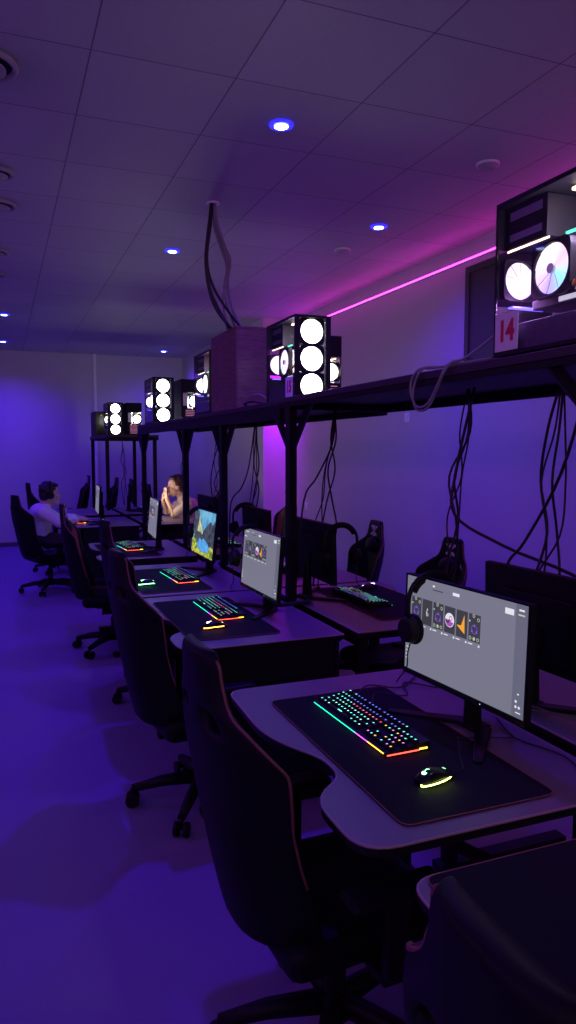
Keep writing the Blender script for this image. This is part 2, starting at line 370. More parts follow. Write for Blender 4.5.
# ------------------------------------------------------------------ gaming chairs
def make_chair(shell, wingm, label, emblem=True, name='gaming_chair'):
    t = thing(name, label, 'chair', group='gaming chairs at the desks')
    b = BM()
    for k in range(5):
        a = 2*PI*k/5+.3; c, s = math.cos(a), math.sin(a)
        tube(b, [(c*.03, s*.03, .115), (c*.18, s*.18, .105), (c*.31, s*.31, .078)], [.032, .026, .018], 8)
    cyl(b, (0, 0, .08), .045, .06, n=20); obj('star_base', b, M_BLACK, t)
    for k in range(5):
        a = 2*PI*k/5+.3; c, s = math.cos(a), math.sin(a); b = BM()
        q = Vector((-s, c, 0))
        for sg in (-1, 1):
            p = Vector((c*.31, s*.31, .03))+q*sg*.012; tube(b, [p, p+q*sg*.018], .03, 16)
        tube(b, [(c*.31, s*.31, .03), (c*.31, s*.31, .08)], .009, 8); obj('caster', b, M_BLACK, t)
    b = BM(); cyl(b, (0, 0, .13), .028, .13, n=20); cyl(b, (0, 0, .26), .018, .09, n=20); box(b, -.13, .12, -.09, .09, .345, .374)
    tube(b, [(.03, -.09, .36), (.03, -.22, .355)], .007, 8); obj('gas_lift', b, M_BLACK, t)
    # seat cushion with raised side bolsters
    b = BM(); nx, ny = 8, 10; top = {}; bot = {}
    for i in range(nx+1):
        for j in range(ny+1):
            u, v = i/nx, 2*j/ny-1; w = .245*(1-.10*u)
            x = -.24+.50*u; z = .465+.045*max(0, abs(v)-.55)/.45-.018*(1-(2*u-1)**2)+(-.02 if u > .93 else 0)
            edge = i in (0, nx) or j in (0, ny)
            top[i, j] = b.verts.new((x, w*v, z-(.03 if edge else 0))); bot[i, j] = b.verts.new((x*.97, w*v*.95, .375))
    for i in range(nx):
        for j in range(ny):
            b.faces.new((top[i, j], top[i+1, j], top[i+1, j+1], top[i, j+1])).material_index = 1 if j in (1, 8) else 0
            b.faces.new((bot[i, j], bot[i, j+1], bot[i+1, j+1], bot[i+1, j]))
    ring = [(i, 0) for i in range(nx)]+[(nx, j) for j in range(ny)]+[(i, ny) for i in range(nx, 0, -1)]+[(0, j) for j in range(ny, 0, -1)]
    for k in range(len(ring)):
        a, c = ring[k], ring[(k+1) % len(ring)]; b.faces.new((top[a], bot[a], bot[c], top[c]))
    obj('seat', b, [shell, wingm], t, subsurf=1, smooth=True)
    # backrest: shaped shell with two harness slots
    prof = [(0, .205), (.08, .225), (.2, .235), (.33, .225), (.45, .235), (.56, .268), (.64, .285), (.71, .278), (.78, .215), (.84, .150), (.90, .128), (.96, .118), (1, .092)]
    H = .745; cols = [-1, -.82, -.58, -.30, 0, .30, .58, .82, 1]
    def bp(v, j, side):
        w = 0
        for (a, wa), (c, wc) in zip(prof, prof[1:]):
            if a <= v <= c: w = wa+(wc-wa)*(v-a)/(c-a)
        z = .425+H*v*.985; x = -.235-.120*v-.02*math.sin(v*PI)
        x += .115*max(0, abs(j)-.40)**1.4*2*(1-.45*v)*(1 if v < .68 else max(.04, 1-(v-.68)/.14))           # wings come forward
        th = .055*(1-.75*abs(j)**4)*(1-.25*v)
        if side: x -= th
        return Vector((x, w*j, z))
    vv = [p[0] for p in prof]; F = {}; B = {}
    vv2 = []
    for a, c in zip(vv, vv[1:]): vv2 += [a, (a+c)/2]
    vv2.append(1.0); b = BM(); nI = len(vv2)-1; nJ = len(cols)-1
    for i, v in enumerate(vv2):
        for j, c in enumerate(cols):
            F[i, j] = b.verts.new(bp(v, c, 0)); B[i, j] = b.verts.new(bp(v, c, 1))
    holes = {(i, j) for i in range(nI) for j in (2, 5) if .735 < (vv2[i]+vv2[i+1])/2 < .80}
    for i in range(nI):
        for j in range(nJ):
            if (i, j) in holes: continue
            b.faces.new((F[i, j], F[i, j+1], F[i+1, j+1], F[i+1, j])).material_index = 1 if j in (1, 6) else 0
            b.faces.new((B[i, j], B[i+1, j], B[i+1, j+1], B[i, j+1]))
            for (di, dj, e0, e1) in ((-1, 0, (i, j), (i, j+1)), (1, 0, (i+1, j), (i+1, j+1)), (0, -1, (i, j), (i+1, j)), (0, 1, (i, j+1), (i+1, j+1))):
                q = (i+di, j+dj)
                if q in holes or not (0 <= q[0] < nI and 0 <= q[1] < nJ): b.faces.new((F[e0], F[e1], B[e1], B[e0]))
    obj('backrest', b, [shell, wingm], t, subsurf=1, smooth=True)
    # piping round the backrest outline
    b = BM(); vp = [v for v in vv2 if .2 < v < .97]; out = [bp(v, -.985, 0)+Vector((-.008, 0, 0)) for v in vp]+[bp(.985, c, 0)+Vector((-.010, 0, .0)) for c in cols[1:-1]]+[bp(v, .985, 0)+Vector((-.008, 0, 0)) for v in vp[::-1]]; out = [q for k, q in enumerate(out)]
    tube(b, spline(out, 2), .0036, 6); obj('piping', b, M_PIPE, t)
    # head pillow
    b = BM(); ell(b, (-.330, 0, .985), .030, .105, .055, mi=0, M=Matrix.Rotation(-.2, 4, 'Y')); pl = obj('head_pillow', b, shell, t)
    if emblem:
        b = BM(); 
        for (py, pz) in ((0, 0), (.022, .018), (-.022, .018), (.022, -.018), (-.022, -.018), (.042, .030), (-.042, .030), (0, .032), (.042, -.026), (-.042, -.026), (0, -.032)):
            z = 1.085+pz; v = (z-.425)/(H*.985); x = bp(min(v, .99), 0, 0).x; tube(b, [(x-.004, py, z), (x+.007, py, z)], .0085, 10)
        obj('emblem', b, M_LOGO, t)
    for s in (-1, 1):
        b = BM(); box(b, -.03, .03, s*.285-.014, s*.285+.014, .385, .59); box(b, -.03, .03, min(s*.18, s*.285), max(s*.18, s*.285), .365, .385); 
        a = obj('armrest', b, M_BLACK, t, bevel=.004)
        b = BM(); box(b, -.13, .12, s*.285-.042, s*.285+.042, .59, .615); obj('arm_pad', b, M_BLACK, a, bevel=.012)
    return t
chE = make_chair(M_LEATHER, M_LEATHER, 'dark gaming chair standing by the back wall, left of a pair')
chA = make_chair(M_LEATHER, M_LEATHER, 'black gaming chair with red piping pushed under the rainbow keyboard desk, large and near', emblem=False)
chA.location = (.785, 1.64, 0); chA.rotation_euler = (0, 0, .05); chA.scale = (1, 1, .97)
c_ = dup(chA, 'black gaming chair closest to the camera, cut off by the bottom edge', (.748, .47, 0), .0); c_.scale = (1, 1, 1.005)
dup(chA, 'black gaming chair at the desk with the orange glowing mouse', (.80, 3.06, 0), .10).scale = (1, 1, 1)
dup(chA, 'black gaming chair at the desk with the green glowing mouse, half hidden', (.93, 4.40, 0), .06).scale = (1, 1, 1)
chR = make_chair(M_LEATHER, M_LEATHER2, 'black and red gaming chair just before the seated person in white')
chR.location = (.80, 5.75, 0); chR.rotation_euler = (0, 0, -.15)
c_ = dup(chA, 'black gaming chair the person in the white shirt sits in', (.48, 8.40, 0), .30); c_.scale = (1, 1, .94)
chL = make_chair(M_LEATHER, M_LEATHER3, 'far gaming chair with lilac side panels, leftmost in view', emblem=False)
chL.location = (.68, 9.75, 0); chL.rotation_euler = (0, 0, .1)
c_ = dup(chE, 'right row gaming chair with pale dotted emblem right above the near lit screen', (2.02, 3.50, 0), PI-.12); c_.scale = (1, 1, .925)
c_ = dup(chE, 'right row gaming chair with pale emblem right of the black monitor, against the wall', (2.02, 4.42, 0), PI-.15); c_.scale = (1, 1, .94)
dup(chR, 'black and red right row chair seen behind the second lit screen', (2.22, 6.45, 0), PI-.1)
dup(chR, 'black and red chair just behind the person in the beige shirt', (2.20, 8.66, 0), PI)
chE.location = (.95, 12.1, 0); chE.rotation_euler = (0, 0, PI)
dup(chA, 'dark gaming chair standing by the back wall, right of a pair', (1.40, 12.1, 0), PI)

# ------------------------------------------------------------------ desk mats
def make_mat_pad():
    t = thing('desk_mat', '', 'mouse pad', group='black desk mats')
    pl = rounded([(0, 0), (.415, 0), (.415, .84), (0, .84)], [.03]*4, 4)
    b = BM(); prism(b, pl, 0, .0035); obj('cloth', b, M_PAD, t)
    b = BM(); tube(b, [(x, y, .003) for x, y in pl], .0014, 6, closed=True); obj('hem', b, M_STITCH, t)
    return t
DT = .7605
pad = make_mat_pad(); pad.location = (.782, 1.298, DT); pad['label'] = 'large black desk mat under the near rainbow keyboard'
dup(pad, 'black desk mat under the orange and white glowing mouse', (.725, 2.95, DT), 0)
dup(pad, 'black desk mat under the green glowing mouse', (.72, 4.04, DT), 0)
dup(pad, 'black desk mat on the corner desk at bottom right, partly in view', (.72, .283, DT), 0)
dup(pad, 'black desk mat under the small orange keyboard', (.72, 5.50, DT), 0)
dup(pad, 'black desk mat on the right row desk under the blue-green keyboard', (2.08, 3.83, DT), PI)

# ------------------------------------------------------------------ keyboards
def kcol(u, v, i):
    """legend colour by zone, u along the board, v towards the user"""
    if v > .78 and u > .12: return 4 if u < .75 else 0
    if .45 < v < .80 and .2 < u < .62: return 1 if (i % 3) else 2
    if u > .62 and v < .7: return 3 if (i % 3 == 0) else 5 if (i % 2) else 0
    return 0 if i % 4 else 6
KC = [emit('legend teal', (.15, 1, .75), 1.9), emit('legend red', (1, .10, .12), 1.9), emit('legend rose', (1, .25, .5), 1.9), emit('legend amber', (1, .6, .12), 1.9),
      emit('legend blue', (.12, .2, 1), 1.9), emit('legend violet', (.8, .25, 1), 1.9), emit('legend mint', (.5, 1, .9), 1.9)]
E_ED = [emit('edge teal', (.02, .9, .55), 2.2), emit('edge violet', (.8, .1, 1), 2.6), emit('edge red', (1, .08, .05), 4), emit('edge amber', (1, .55, .05), 4), emit('edge blue', (.1, .3, 1), 2)]
def key_layout(tkl=False):
    L = []; P = .0186; W = .435; x0 = .012
    rows = [
        [(0, 1)]+[(2+i, 1) for i in range(4)]+[(6.5+i, 1) for i in range(4)]+[(11+i, 1) for i in range(4)]+[(15.25, 1), (16.25, 1), (17.25, 1)],
        [(i, 1) for i in range(13)]+[(13, 2), (15.25, 1), (16.25, 1), (17.25, 1), (18.5, 1), (19.5, 1), (20.5, 1), (21.5, 1)],
        [(0, 1.5)]+[(1.5+i, 1) for i in range(12)]+[(13.5, 1.5), (15.25, 1), (16.25, 1), (17.25, 1), (18.5, 1), (19.5, 1), (20.5, 1)],
        [(0, 1.75)]+[(1.75+i, 1) for i in range(11)]+[(12.75, 2.25), (18.5, 1), (19.5, 1), (20.5, 1), (21.5, 1)],
        [(0, 2.25)]+[(2.25+i, 1) for i in range(10)]+[(12.25, 2.75), (16.25, 1), (18.5, 1), (19.5, 1), (20.5, 1)],
        [(0, 1.25), (1.25, 1.25), (2.5, 1.25), (3.75, 6.25), (10, 1.25), (11.25, 1.25), (12.5, 1.25), (15.25, 1), (16.25, 1), (17.25, 1), (18.5, 2), (20.5, 1), (21.5, 1)]]
    for r, row in enumerate(rows):
        for (k, w) in row: L.append((k, w, r))
    return L
def make_keyboard(detail, label):
    """local: left end at y=+, right (numpad) end at y=-, user side at x=0 (user looks towards +x)"""
    t = thing('keyboard', label, 'keyboard', group='backlit gaming keyboards')
    b = BM(); pr = [(0, 0), (.135, 0), (.135, .026), (.05, .017), (0, .012)]
    a = [b.verts.new((x, -.222, z)) for x, z in pr]; c = [b.verts.new((x, .222, z)) for x, z in pr]
    b.faces.new(a); b.faces.new(c[::-1])
    for i in range(5): j = (i+1) % 5; b.faces.new((a[i], a[j], c[j], c[i]))
    obj('case', b, M_BLACK, t, bevel=.002)
    P = .0193
    def kpos(k, w, r):
        y = .2135-(k+w/2)*P; x = .1165-r*P-(.003 if r else -.003)
        return x, y, .0135+x*.09
    ks = key_layout(); ks = ks[:]
    n = 0; lump = BM()
    for i, (k, w, r) in enumerate(ks):
        x, y, z = kpos(k, w, r)
        bm_ = BM() if detail and n < 100 else lump
        hw = w*P/2-.0013; hx = P/2-.0013
        vs = [bm_.verts.new((x+sx*hx, y+sy*hw, z)) for sx, sy in ((-1, -1), (1, -1), (1, 1), (-1, 1))]
        vt = [bm_.verts.new((x+sx*hx*.74, y+sy*(hw-.0022), z+.0085)) for sx, sy in ((-1, -1), (1, -1), (1, 1), (-1, 1))]
        bm_.faces.new(vt)
        for q in range(4): bm_.faces.new((vs[q], vs[(q+1) % 4], vt[(q+1) % 4], vt[q]))
        ci = kcol((k)/22.5, 1-r/5.2, i)
        lw = .0026 if w < 3 else .012
        f = [bm_.verts.new((x+sx*.0028+.001, y+sy*lw, z+.0088)) for sx, sy in ((-1, -1), (1, -1), (1, 1), (-1, 1))]
        bm_.faces.new(f).material_index = 1 if bm_ is not lump else 1+ci
        if detail and n < 100:
            me_o = obj('keycap', bm_, [M_BLACK, KC[ci]], t); n += 1
    if len(lump.verts):
        o = obj('keycaps', lump, [M_BLACK]+KC, t)
        if detail: o['kind'] = 'stuff'
    # light bars on the user side and the right end
    b = BM()
    seg = [(.222, -.05, 0), (-.05, -.12, 1), (-.12, -.205, 3)]
    for y1, y0, mi in seg: box(b, -.0015, -.0003, y0, y1, .004, .0065, mi)
    box(b, 0, .10, -.2240, -.2225, .004, .007, 2); box(b, .10, .125, -.2245, -.2225, .006, .010, 3)
    obj('light_bar', b, E_ED, t)
    b = BM(); g = BM()
    return t
kb = make_keyboard(True, 'full size keyboard with rainbow backlight on the near desk mat')
kb.location = (.912, 1.838, DT+.0045); kb.rotation_euler = (0, 0, .03)
kb2 = make_keyboard(False, 'teal-lit keyboard with orange right end on the middle desk mat')
kb2.location = (.93, 3.475, DT+.0045); kb2.rotation_euler = (0, 0, .02)
def kdup(label, loc, rz): return dup(kb2, label, loc, rz)
kdup('dark keyboard with red and blue key lights beside the green mouse', (.965, 4.48, DT+.0045), .05)
kdup('small keyboard glowing orange and teal, farthest clear one in the left row', (.90, 6.03, DT+.0045), .1)
kdup('red glowing keyboard under the hands of the person in white', (.73, 8.42, DT+.0045), 0)
kdup('blue-green lit keyboard in the right row behind the second black monitor', (1.86, 3.46, DT+.0045), PI)
kdup('right row keyboard showing teal light right of the second lit screen', (1.86, 4.45, DT+.0045), PI)
kdup('right row keyboard showing a sliver of teal behind the landscape screen', (1.86, 5.95, DT+.0045), PI)
kdup('tiny pale glowing keyboard by the far rack', (1.86, 9.8, DT+.0045), PI)

# ------------------------------------------------------------------ mice
def make_mouse(ecol, name, label):
    """nose towards +x, 12 cm long"""
    t = thing('computer_mouse', label, 'mouse', group='glowing gaming mice')
    b = BM(); nu, nv = 12, 8; g = {}
    for i in range(nu+1):
        u = i/nu; x = -.06+.12*u; w = .033*(math.sin(PI*min(1, max(0, u*.9+.06)))**.45)*(1-.12*math.sin(PI*u)**4+0)
        hh = .038*math.sin(PI*(u*.86+.10))**.75*(1-.3*u)
        for j in range(nv+1):
            a = PI*j/nv; g[i, j] = b.verts.new((x, -w*math.cos(a), .002+hh*math.sin(a)**.8))
    for i in range(nu):
        for j in range(nv): b.faces.new((g[i, j], g[i+1, j], g[i+1, j+1], g[i, j+1]))
        b.faces.new((g[i, 0], g[i, nv], g[i+1, nv], g[i+1, 0]))
    b.faces.new([g[0, j] for j in range(nv+1)]); b.faces.new([g[nu, j] for j in range(nv+1)])
    obj('shell', b, M_GLOSS, t, smooth=True, subsurf=1)
    b = BM(); cyl(b, (.030, -.003, .0165), .0085, .006, 'y', 14); obj('scroll_wheel', b, emit(name+' wheel', ecol[1], 3), t)
    b = BM(); pts = [(-.058, -.012, .010)]+[(-.062+.11*k/10, -(.0335*(math.sin(PI*min(1, (k/10)*.9+.08))**.45)), .009+.004*math.sin(k/10*PI)) for k in range(0, 10)]
    tube(b, spline(pts, 3), .0014, 6); obj('side_light', b, emit(name+' side', ecol[0], 14), t)
    b = BM(); cyl(b, (-.036, 0, .0275), .0065, .0035, 'z', 14, r2=.006); tube(b, [(-.03, .003, .031), (-.022, .006, .0322), (-.018, 0, .033)], .0014, 5); obj('logo', b, emit(name+' logo', ecol[1], 10), t)
    return t
ms = make_mouse([(.75, 1, .15), (.2, 1, .3)], 'lime', 'black mouse glowing yellow-green on the near desk mat'); ms.location = (.962, 1.458, DT+.004); ms.rotation_euler = (0, 0, .25)
m2 = make_mouse([(1, .35, .05), (1, .85, .6)], 'orange', 'black mouse glowing orange and white on the middle desk'); m2.location = (.885, 3.13, DT+.004); m2.rotation_euler = (0, 0, .1)
m3 = make_mouse([(.2, 1, .35), (.4, 1, .5)], 'green', 'black mouse glowing green on the fourth desk'); m3.location = (.80, 4.30, DT+.004); m3.rotation_euler = (0, 0, .1)
m4 = make_mouse([(.85, .8, 1), (.9, .8, 1)], 'white', 'dark mouse with a white light by the blue-green keyboard, right row'); m4.location = (1.965, 3.70, DT+.004); m4.rotation_euler = (0, 0, PI)

# ------------------------------------------------------------------ monitors
E_UI = emit('interface grey', (.20, .20, .27), 1.0)
E_UI2 = emit('interface sidebar', (.14, .145, .21), 1.0)
E_CARD = emit('interface card', (.05, .05, .06), 1.0)
E_WHT = emit('interface white', (.85, .85, .95), 1.0)
E_ORG = emit('interface orange', (1, .42, .03), 1.0)
E_PUR = emit('interface violet', (.22, .10, .75), 1.0)
E_GRN = emit('interface pale green', (.55, .62, .45), 1.0)
E_MAG = emit('interface magenta', (.45, .08, .50), 1.0)
UI = [E_UI, E_UI2, E_CARD, E_WHT, E_ORG, E_PUR, E_GRN, E_MAG]
def emit_noise(name, c1, c2, sc, s=1.0):
    m = bpy.data.materials.new(name); m.use_nodes = True; nt = m.node_tree; b = nt.nodes['Principled BSDF']
    tc = nt.nodes.new('ShaderNodeTexCoord'); n = nt.nodes.new('ShaderNodeTexNoise'); n.inputs['Scale'].default_value = sc; n.inputs['Detail'].default_value = 5
    cr = nt.nodes.new('ShaderNodeValToRGB'); cr.color_ramp.elements[0].position = .4; cr.color_ramp.elements[1].position = .6
    cr.color_ramp.elements[0].color = (*c1, 1); cr.color_ramp.elements[1].color = (*c2, 1)
    nt.links.new(tc.outputs['Object'], n.inputs['Vector']); nt.links.new(n.outputs['Fac'], cr.inputs[0]); nt.links.new(cr.outputs[0], b.inputs['Emission Color'])
    b.inputs['Emission Strength'].default_value = s; b.inputs['Base Color'].default_value = (.02, .02, .02, 1); return m
LS = [emit_noise('picture sky', (.05, .30, .62), (.22, .55, .75), 9), emit_noise('picture mountain', (.025, .035, .06), (.10, .12, .15), 30), emit_noise('picture lake', (.05, .30, .75), (.15, .50, .95), 25),
      emit_noise('picture meadow', (.05, .16, .03), (.75, .75, .08), 45), emit_noise('picture snow peak', (.35, .42, .25), (.75, .75, .4), 30)]
def poly(bm, pts, z, mi):
    """flat patch on the screen: pts in (s, t), s right 0..W, t up 0..H as the user sees it; user is at -x looking +x: right is -y"""
    f = bm.faces.new([bm.verts.new((-z, -s, t)) for s, t in pts]); f.material_index = mi
def rect(bm, s0, s1, t0, t1, z, mi): poly(bm, [(s0, t0), (s1, t0), (s1, t1), (s0, t1)], z, mi)
def disc(bm, s, t, r, z, mi, n=16, a0=0, a1=2*PI, r0=0):
    if r0 == 0: poly(bm, [(s+r*math.cos(a0+(a1-a0)*k/n), t+r*math.sin(a0+(a1-a0)*k/n)) for k in range(n)], z, mi)
    else:
        for k in range(n):
            a, c = a0+(a1-a0)*k/n, a0+(a1-a0)*(k+1)/n
            poly(bm, [(s+r0*math.cos(a), t+r0*math.sin(a)), (s+r*math.cos(a), t+r*math.sin(a)), (s+r*math.cos(c), t+r*math.sin(c)), (s+r0*math.cos(c), t+r0*math.sin(c))], z, mi)
SW, SH = .527, .296
def screen_ui(bm):
    W, H = SW, SH
    Z = .0006
    rect(bm, W-.045, W, 0, H, Z, 1)
    rect(bm, W-.085, W-.052, H-.034, H-.018, Z, 3); rect(bm, W-.033, W-.014, H-.018, H-.013, 2*Z, 3); rect(bm, W-.036, W-.012, H-.030, H-.026, 2*Z, 6)
    rect(bm, .03, .075, H-.020, H-.016, Z, 3); rect(bm, .13, .18, H-.028, H-.025, Z, 2); rect(bm, .225, .255, H-.027, H-.018, Z, 3)
    rect(bm, .13, .14, H-.018, H-.013, Z, 3)
    rect(bm, .01, .05, H-.046, H-.042, Z, 3)
    for k in range(3): disc(bm, W-.030+.012*(k % 2), .028+.014*(k//2), .004, 2*Z, 3, 8)
    rect(bm, W-.03, W-.012, .012, .015, 2*Z, 3); rect(bm, W-.026, W-.020, .060, .064, 2*Z, 3)
    for k in range(4): rect(bm, .006, .018, .03+.012*k, .034+.012*k, Z, 3 if k < 2 else 6)
    cw, chh, gap = .049, .078, .0055; s0 = .028; t1 = H-.062
    for k in range(6):
        s = s0+k*(cw+gap); rect(bm, s, s+cw, t1-chh, t1, Z, 2); cx, cyy = s+cw/2, t1-chh/2
        if k in (0, 2, 5):
            for a in range(3):
                an = PI/2+a*2*PI/3; px, py = cx+.011*math.cos(an), cyy-.004+.011*math.sin(an)
                poly(bm, [(px+.006*math.cos(an+q), py+.006*math.sin(an+q)) for q in (0, 2.1, 4.2)], 2*Z, 5)
            disc(bm, cx, cyy-.004, .013, 2*Z, 5, 12, r0=.0115)
            for (dx, dy) in ((.016, .026), (-.016, -.030), (.016, -.030), (-.004, .034), (.0, -.030)): disc(bm, cx+dx, cyy+dy, .0052, 2*Z, 6, 10, r0=.0035 if dx else 0.001)
            rect(bm, cx-.022, cx-.018, cyy+.016, cyy+.020, 2*Z, 3)
        elif k == 1:
            disc(bm, cx+.002, cyy-.006, .005, 2*Z, 3, 12, r0=.0032); poly(bm, [(cx-.004, cyy-.004), (cx-.001, cyy-.002), (cx+.004, cyy+.013), (cx+.001, cyy+.013)], 2*Z, 3)
        elif k == 3:
            disc(bm, cx, cyy, .021, 2*Z, 3, 24); disc(bm, cx, cyy, .019, 2.5*Z, 7, 24, a0=PI*.95, a1=PI*1.95)
            disc(bm, cx+.006, cyy+.006, .0075, 3*Z, 7, 14, r0=.0050); poly(bm, [(cx-.019, cyy+.001), (cx-.017, cyy-.006), (cx-.005, cyy-.010), (cx+.004, cyy+.001), (cx-.002, cyy+.003), (cx-.007, cyy-.003)], 3*Z, 2)
        else:
            poly(bm, [(cx+.011, cyy+.028), (cx+.014, cyy-.026), (cx+.002, cyy-.020)], 2*Z, 4); poly(bm, [(cx+.011, cyy+.028), (cx+.002, cyy-.020), (cx-.002, cyy-.004)], 2*Z, 4)
            poly(bm, [(cx+.002, cyy-.020), (cx-.022, cyy-.006), (cx-.002, cyy-.004)], 2*Z, 4)
        rect(bm, s, s+.018, t1-chh-.009, t1-chh-.006, Z, 3); rect(bm, s+cw-.007, s+cw-.001, t1-chh-.011, t1-chh-.005, Z, 3)
def screen_land(bm):
    W, H = SW, SH; Z = .0006
    # materials: 0 sky 1 mountain 2 lake 3 meadow 4 peak
    poly(bm, [(0, H), (.10, H), (.16, H*.8), (.22, H*.62), (.17, H*.45), (0, H*.40)], Z, 1)
    poly(bm, [(.20, H*.45), (.30, H*.62), (.36, H*.72), (.42, H*.80), (.47, H*.72), (W, H*.86), (W, H*.28), (.30, H*.28)], Z, 1)
    poly(bm, [(.10, H*.5), (.14, H*.86), (.18, H*.70), (.23, H*.60), (.26, H*.46)], 2*Z, 4)
    poly(bm, [(.06, H*.42), (.20, H*.52), (.44, H*.45), (W, H*.34), (W, H*.24), (0, H*.24)], 2*Z, 1)
    poly(bm, [(.14, H*.22), (.18, H*.36), (.24, H*.33), (.28, H*.38), (.36, H*.33), (.43, H*.22), (.40, H*.12), (.25, H*.08)], 3*Z, 2)
    poly(bm, [(0, 0), (W, 0), (W, H*.24), (.46, H*.26), (.40, H*.10), (.25, H*.06), (.15, H*.14), (.11, H*.30), (0, H*.33)], 4*Z, 3)
def make_monitor(kind, label, loc, rz, tilt=.13, z0=.0):
    """screen faces local -x; origin on the desk under the stand"""
    t = thing('monitor', label, 'monitor', loc, rz); B0 = .105+z0; R = Matrix.Rotation(tilt, 4, 'Y')
    W2 = .27; hgt = .318
    def P(bm):
        T = Matrix.Translation((0, 0, B0)) @ R; bmesh.ops.transform(bm, matrix=T, verts=bm.verts); return bm
    b = BM(); box(b, -.012, .008, -W2, W2, 0, hgt); box(b, .008, .035, -.16, .16, .04, .25); obj('casing', P(b), M_BLACK, t, bevel=.004)
    b = BM()
    box(b, -.015, -.0121, -W2, W2, 0, .0165); box(b, -.015, -.0121, -W2, W2, hgt-.0055, hgt); box(b, -.015, -.0121, -W2, -W2+.0065, .0165, hgt-.0055); box(b, -.015, -.0121, W2-.0065, W2, .0165, hgt-.0055)
    obj('bezel', P(b), M_GLOSS, t)
    b = BM()
    if kind == 'off': box(b, -.0132, -.0122, -SW/2, SW/2, .0165, .0165+SH); obj('screen', P(b), M_GLOSS, t)
    else:
        sub = BM(); rect(sub, 0, SW, 0, SH, 0, 0); (screen_ui if kind == 'ui' else screen_land)(sub)
        bmesh.ops.transform(sub, matrix=Matrix.Translation((-.0126, SW/2, .0165)), verts=sub.verts)
        b.free(); o = obj('screen', P(sub), UI if kind == 'ui' else LS, t)
    b = BM(); cyl(b, (-.0155, -.10, .008), .0018, .001, 'x', 8); obj('power_light', P(b), E_WHT, t)
    b = BM(); tube(b, [(.045, 0, .012), (.045, 0, .20+z0)], [.028, .02], 10); box(b, .02, .05, -.035, .035, .18+z0, .25+z0); obj('stand_neck', b, M_BLACK, t, bevel=.002)
    b = BM()
    for s in (-1, 1): prism(b, [(.055, s*.02), (.03, s*.028), (-.12, s*.20), (-.10, s*.215), (.075, s*.05)], 0, .012)
    box(b, .02, .085, -.035, .035, 0, .014); obj('stand_base', b, M_BLACK, t, bevel=.003)
    return t
ml = [('ui', 'near lit monitor showing a grey interface with a row of cards, headset hung on it', (1.215, 1.715, DT), .07),
      ('ui', 'second lit monitor with grey card interface, above the orange glowing mouse', (1.20, 3.42, DT), .01),
      ('land', 'monitor showing a mountain lake landscape picture', (1.235, 4.66, DT), -.0),
      ('ui', 'small lit monitor with grey interface left of the thin post', (1.14, 5.87, DT), -.07),
      ('ui', 'tiny lit monitor in front of the person in the white shirt', (.99, 8.22, DT), -.05)]
for i, (k, l, loc, rz) in enumerate(ml): make_monitor(k, l, loc, rz, tilt=(.03, .08, .11, .09, .05)[i], z0=(-.002, -.02, -.01, -.005, 0)[i])
rm = [((1.60, 1.82, DT), PI+.05, 'black monitor seen from behind at the right edge, beside the near lit screen'),
      ((1.60, 3.64, DT), PI-.02, 'black monitor seen from behind, just right of the tall post'),
      ((1.60, 4.62, DT), PI, 'black monitor seen from behind over the second lit screen'),
      ((1.62, 5.95, DT), PI, 'black monitor seen from behind, mostly hidden behind the landscape screen'),
      ((1.62, 9.75, DT), PI-.1, 'small black monitor back near the far rack')]
for loc, rz, l in rm: make_monitor('off', l, loc, rz, tilt=.03, z0=.0)
# the beige shirted person's own lit screen
make_monitor('ui', 'monitor seen from behind that lights the person in the beige shirt', (1.60, 8.45, DT), PI-.02)

# ------------------------------------------------------------------ headsets
def make_headset():
    """band in local xz plane, cups hang at x = +-.085, top at z=0"""
    t = thing('headset', '', 'headset', group='black headsets on monitors')
    b = BM(); pts = [(-.088, 0, -.165), (-.092, 0, -.12)]+[(.092*math.cos(PI-PI*k/14), 0, -.092+.088*math.sin(PI*k/14)) for k in range(15)]+[(.092, 0, -.12), (.088, 0, -.165)]
    tube(b, pts, .0075, 8); obj('headband', b, M_BLACK, t)
    b = BM(); pts = [(.082*math.cos(PI-PI*k/14), 0, -.092+.078*math.sin(PI*k/14)) for k in range(2, 13)]; tube(b, pts, .013, 10); obj('band_padding', b, M_LEATHER, t)
    for s in (-1, 1):
        b = BM(); cyl(b, (s*.078, 0, -.175), .043, s*.028, 'x', 28, r2=.036); o = obj('ear_cup', b, M_BLACK, t, bevel=.004)
        b = BM(); tube(b, [(s*.070, math.cos(a)*.032, -.175+math.sin(a)*.036) for a in [2*PI*k/24 for k in range(24)]], .012, 10, closed=True); obj('ear_cushion', b, M_LEATHER, o)
    b = BM(); tube(b, spline([(-.09, -.01, -.215), (-.092, .0, -.25), (-.08, .02, -.30), (-.085, .05, -.34), (-.06, .10, -.372)]), .0022, 6); obj('cable', b, M_CABLE, t)
    return t
hs = make_headset(); hs['label'] = 'black over-ear headset hung over the corner of the near lit monitor'; hs.location = (1.235, 1.90, 1.197); hs.rotation_euler = (0, 0, .09)
dup(hs, 'black headset hung on the far corner of the second lit monitor', (1.21, 3.62, 1.18), .05)
dup(hs, 'black headset hung on the corner of the landscape monitor', (1.27, 4.86, 1.185), .1)
dup(hs, 'black headset hung on the near corner of the second black monitor in the right row', (1.61, 3.33, 1.20), PI)
dup(hs, 'black headset hung on the far corner of the third black monitor in the right row', (1.60, 4.86, 1.20), PI)

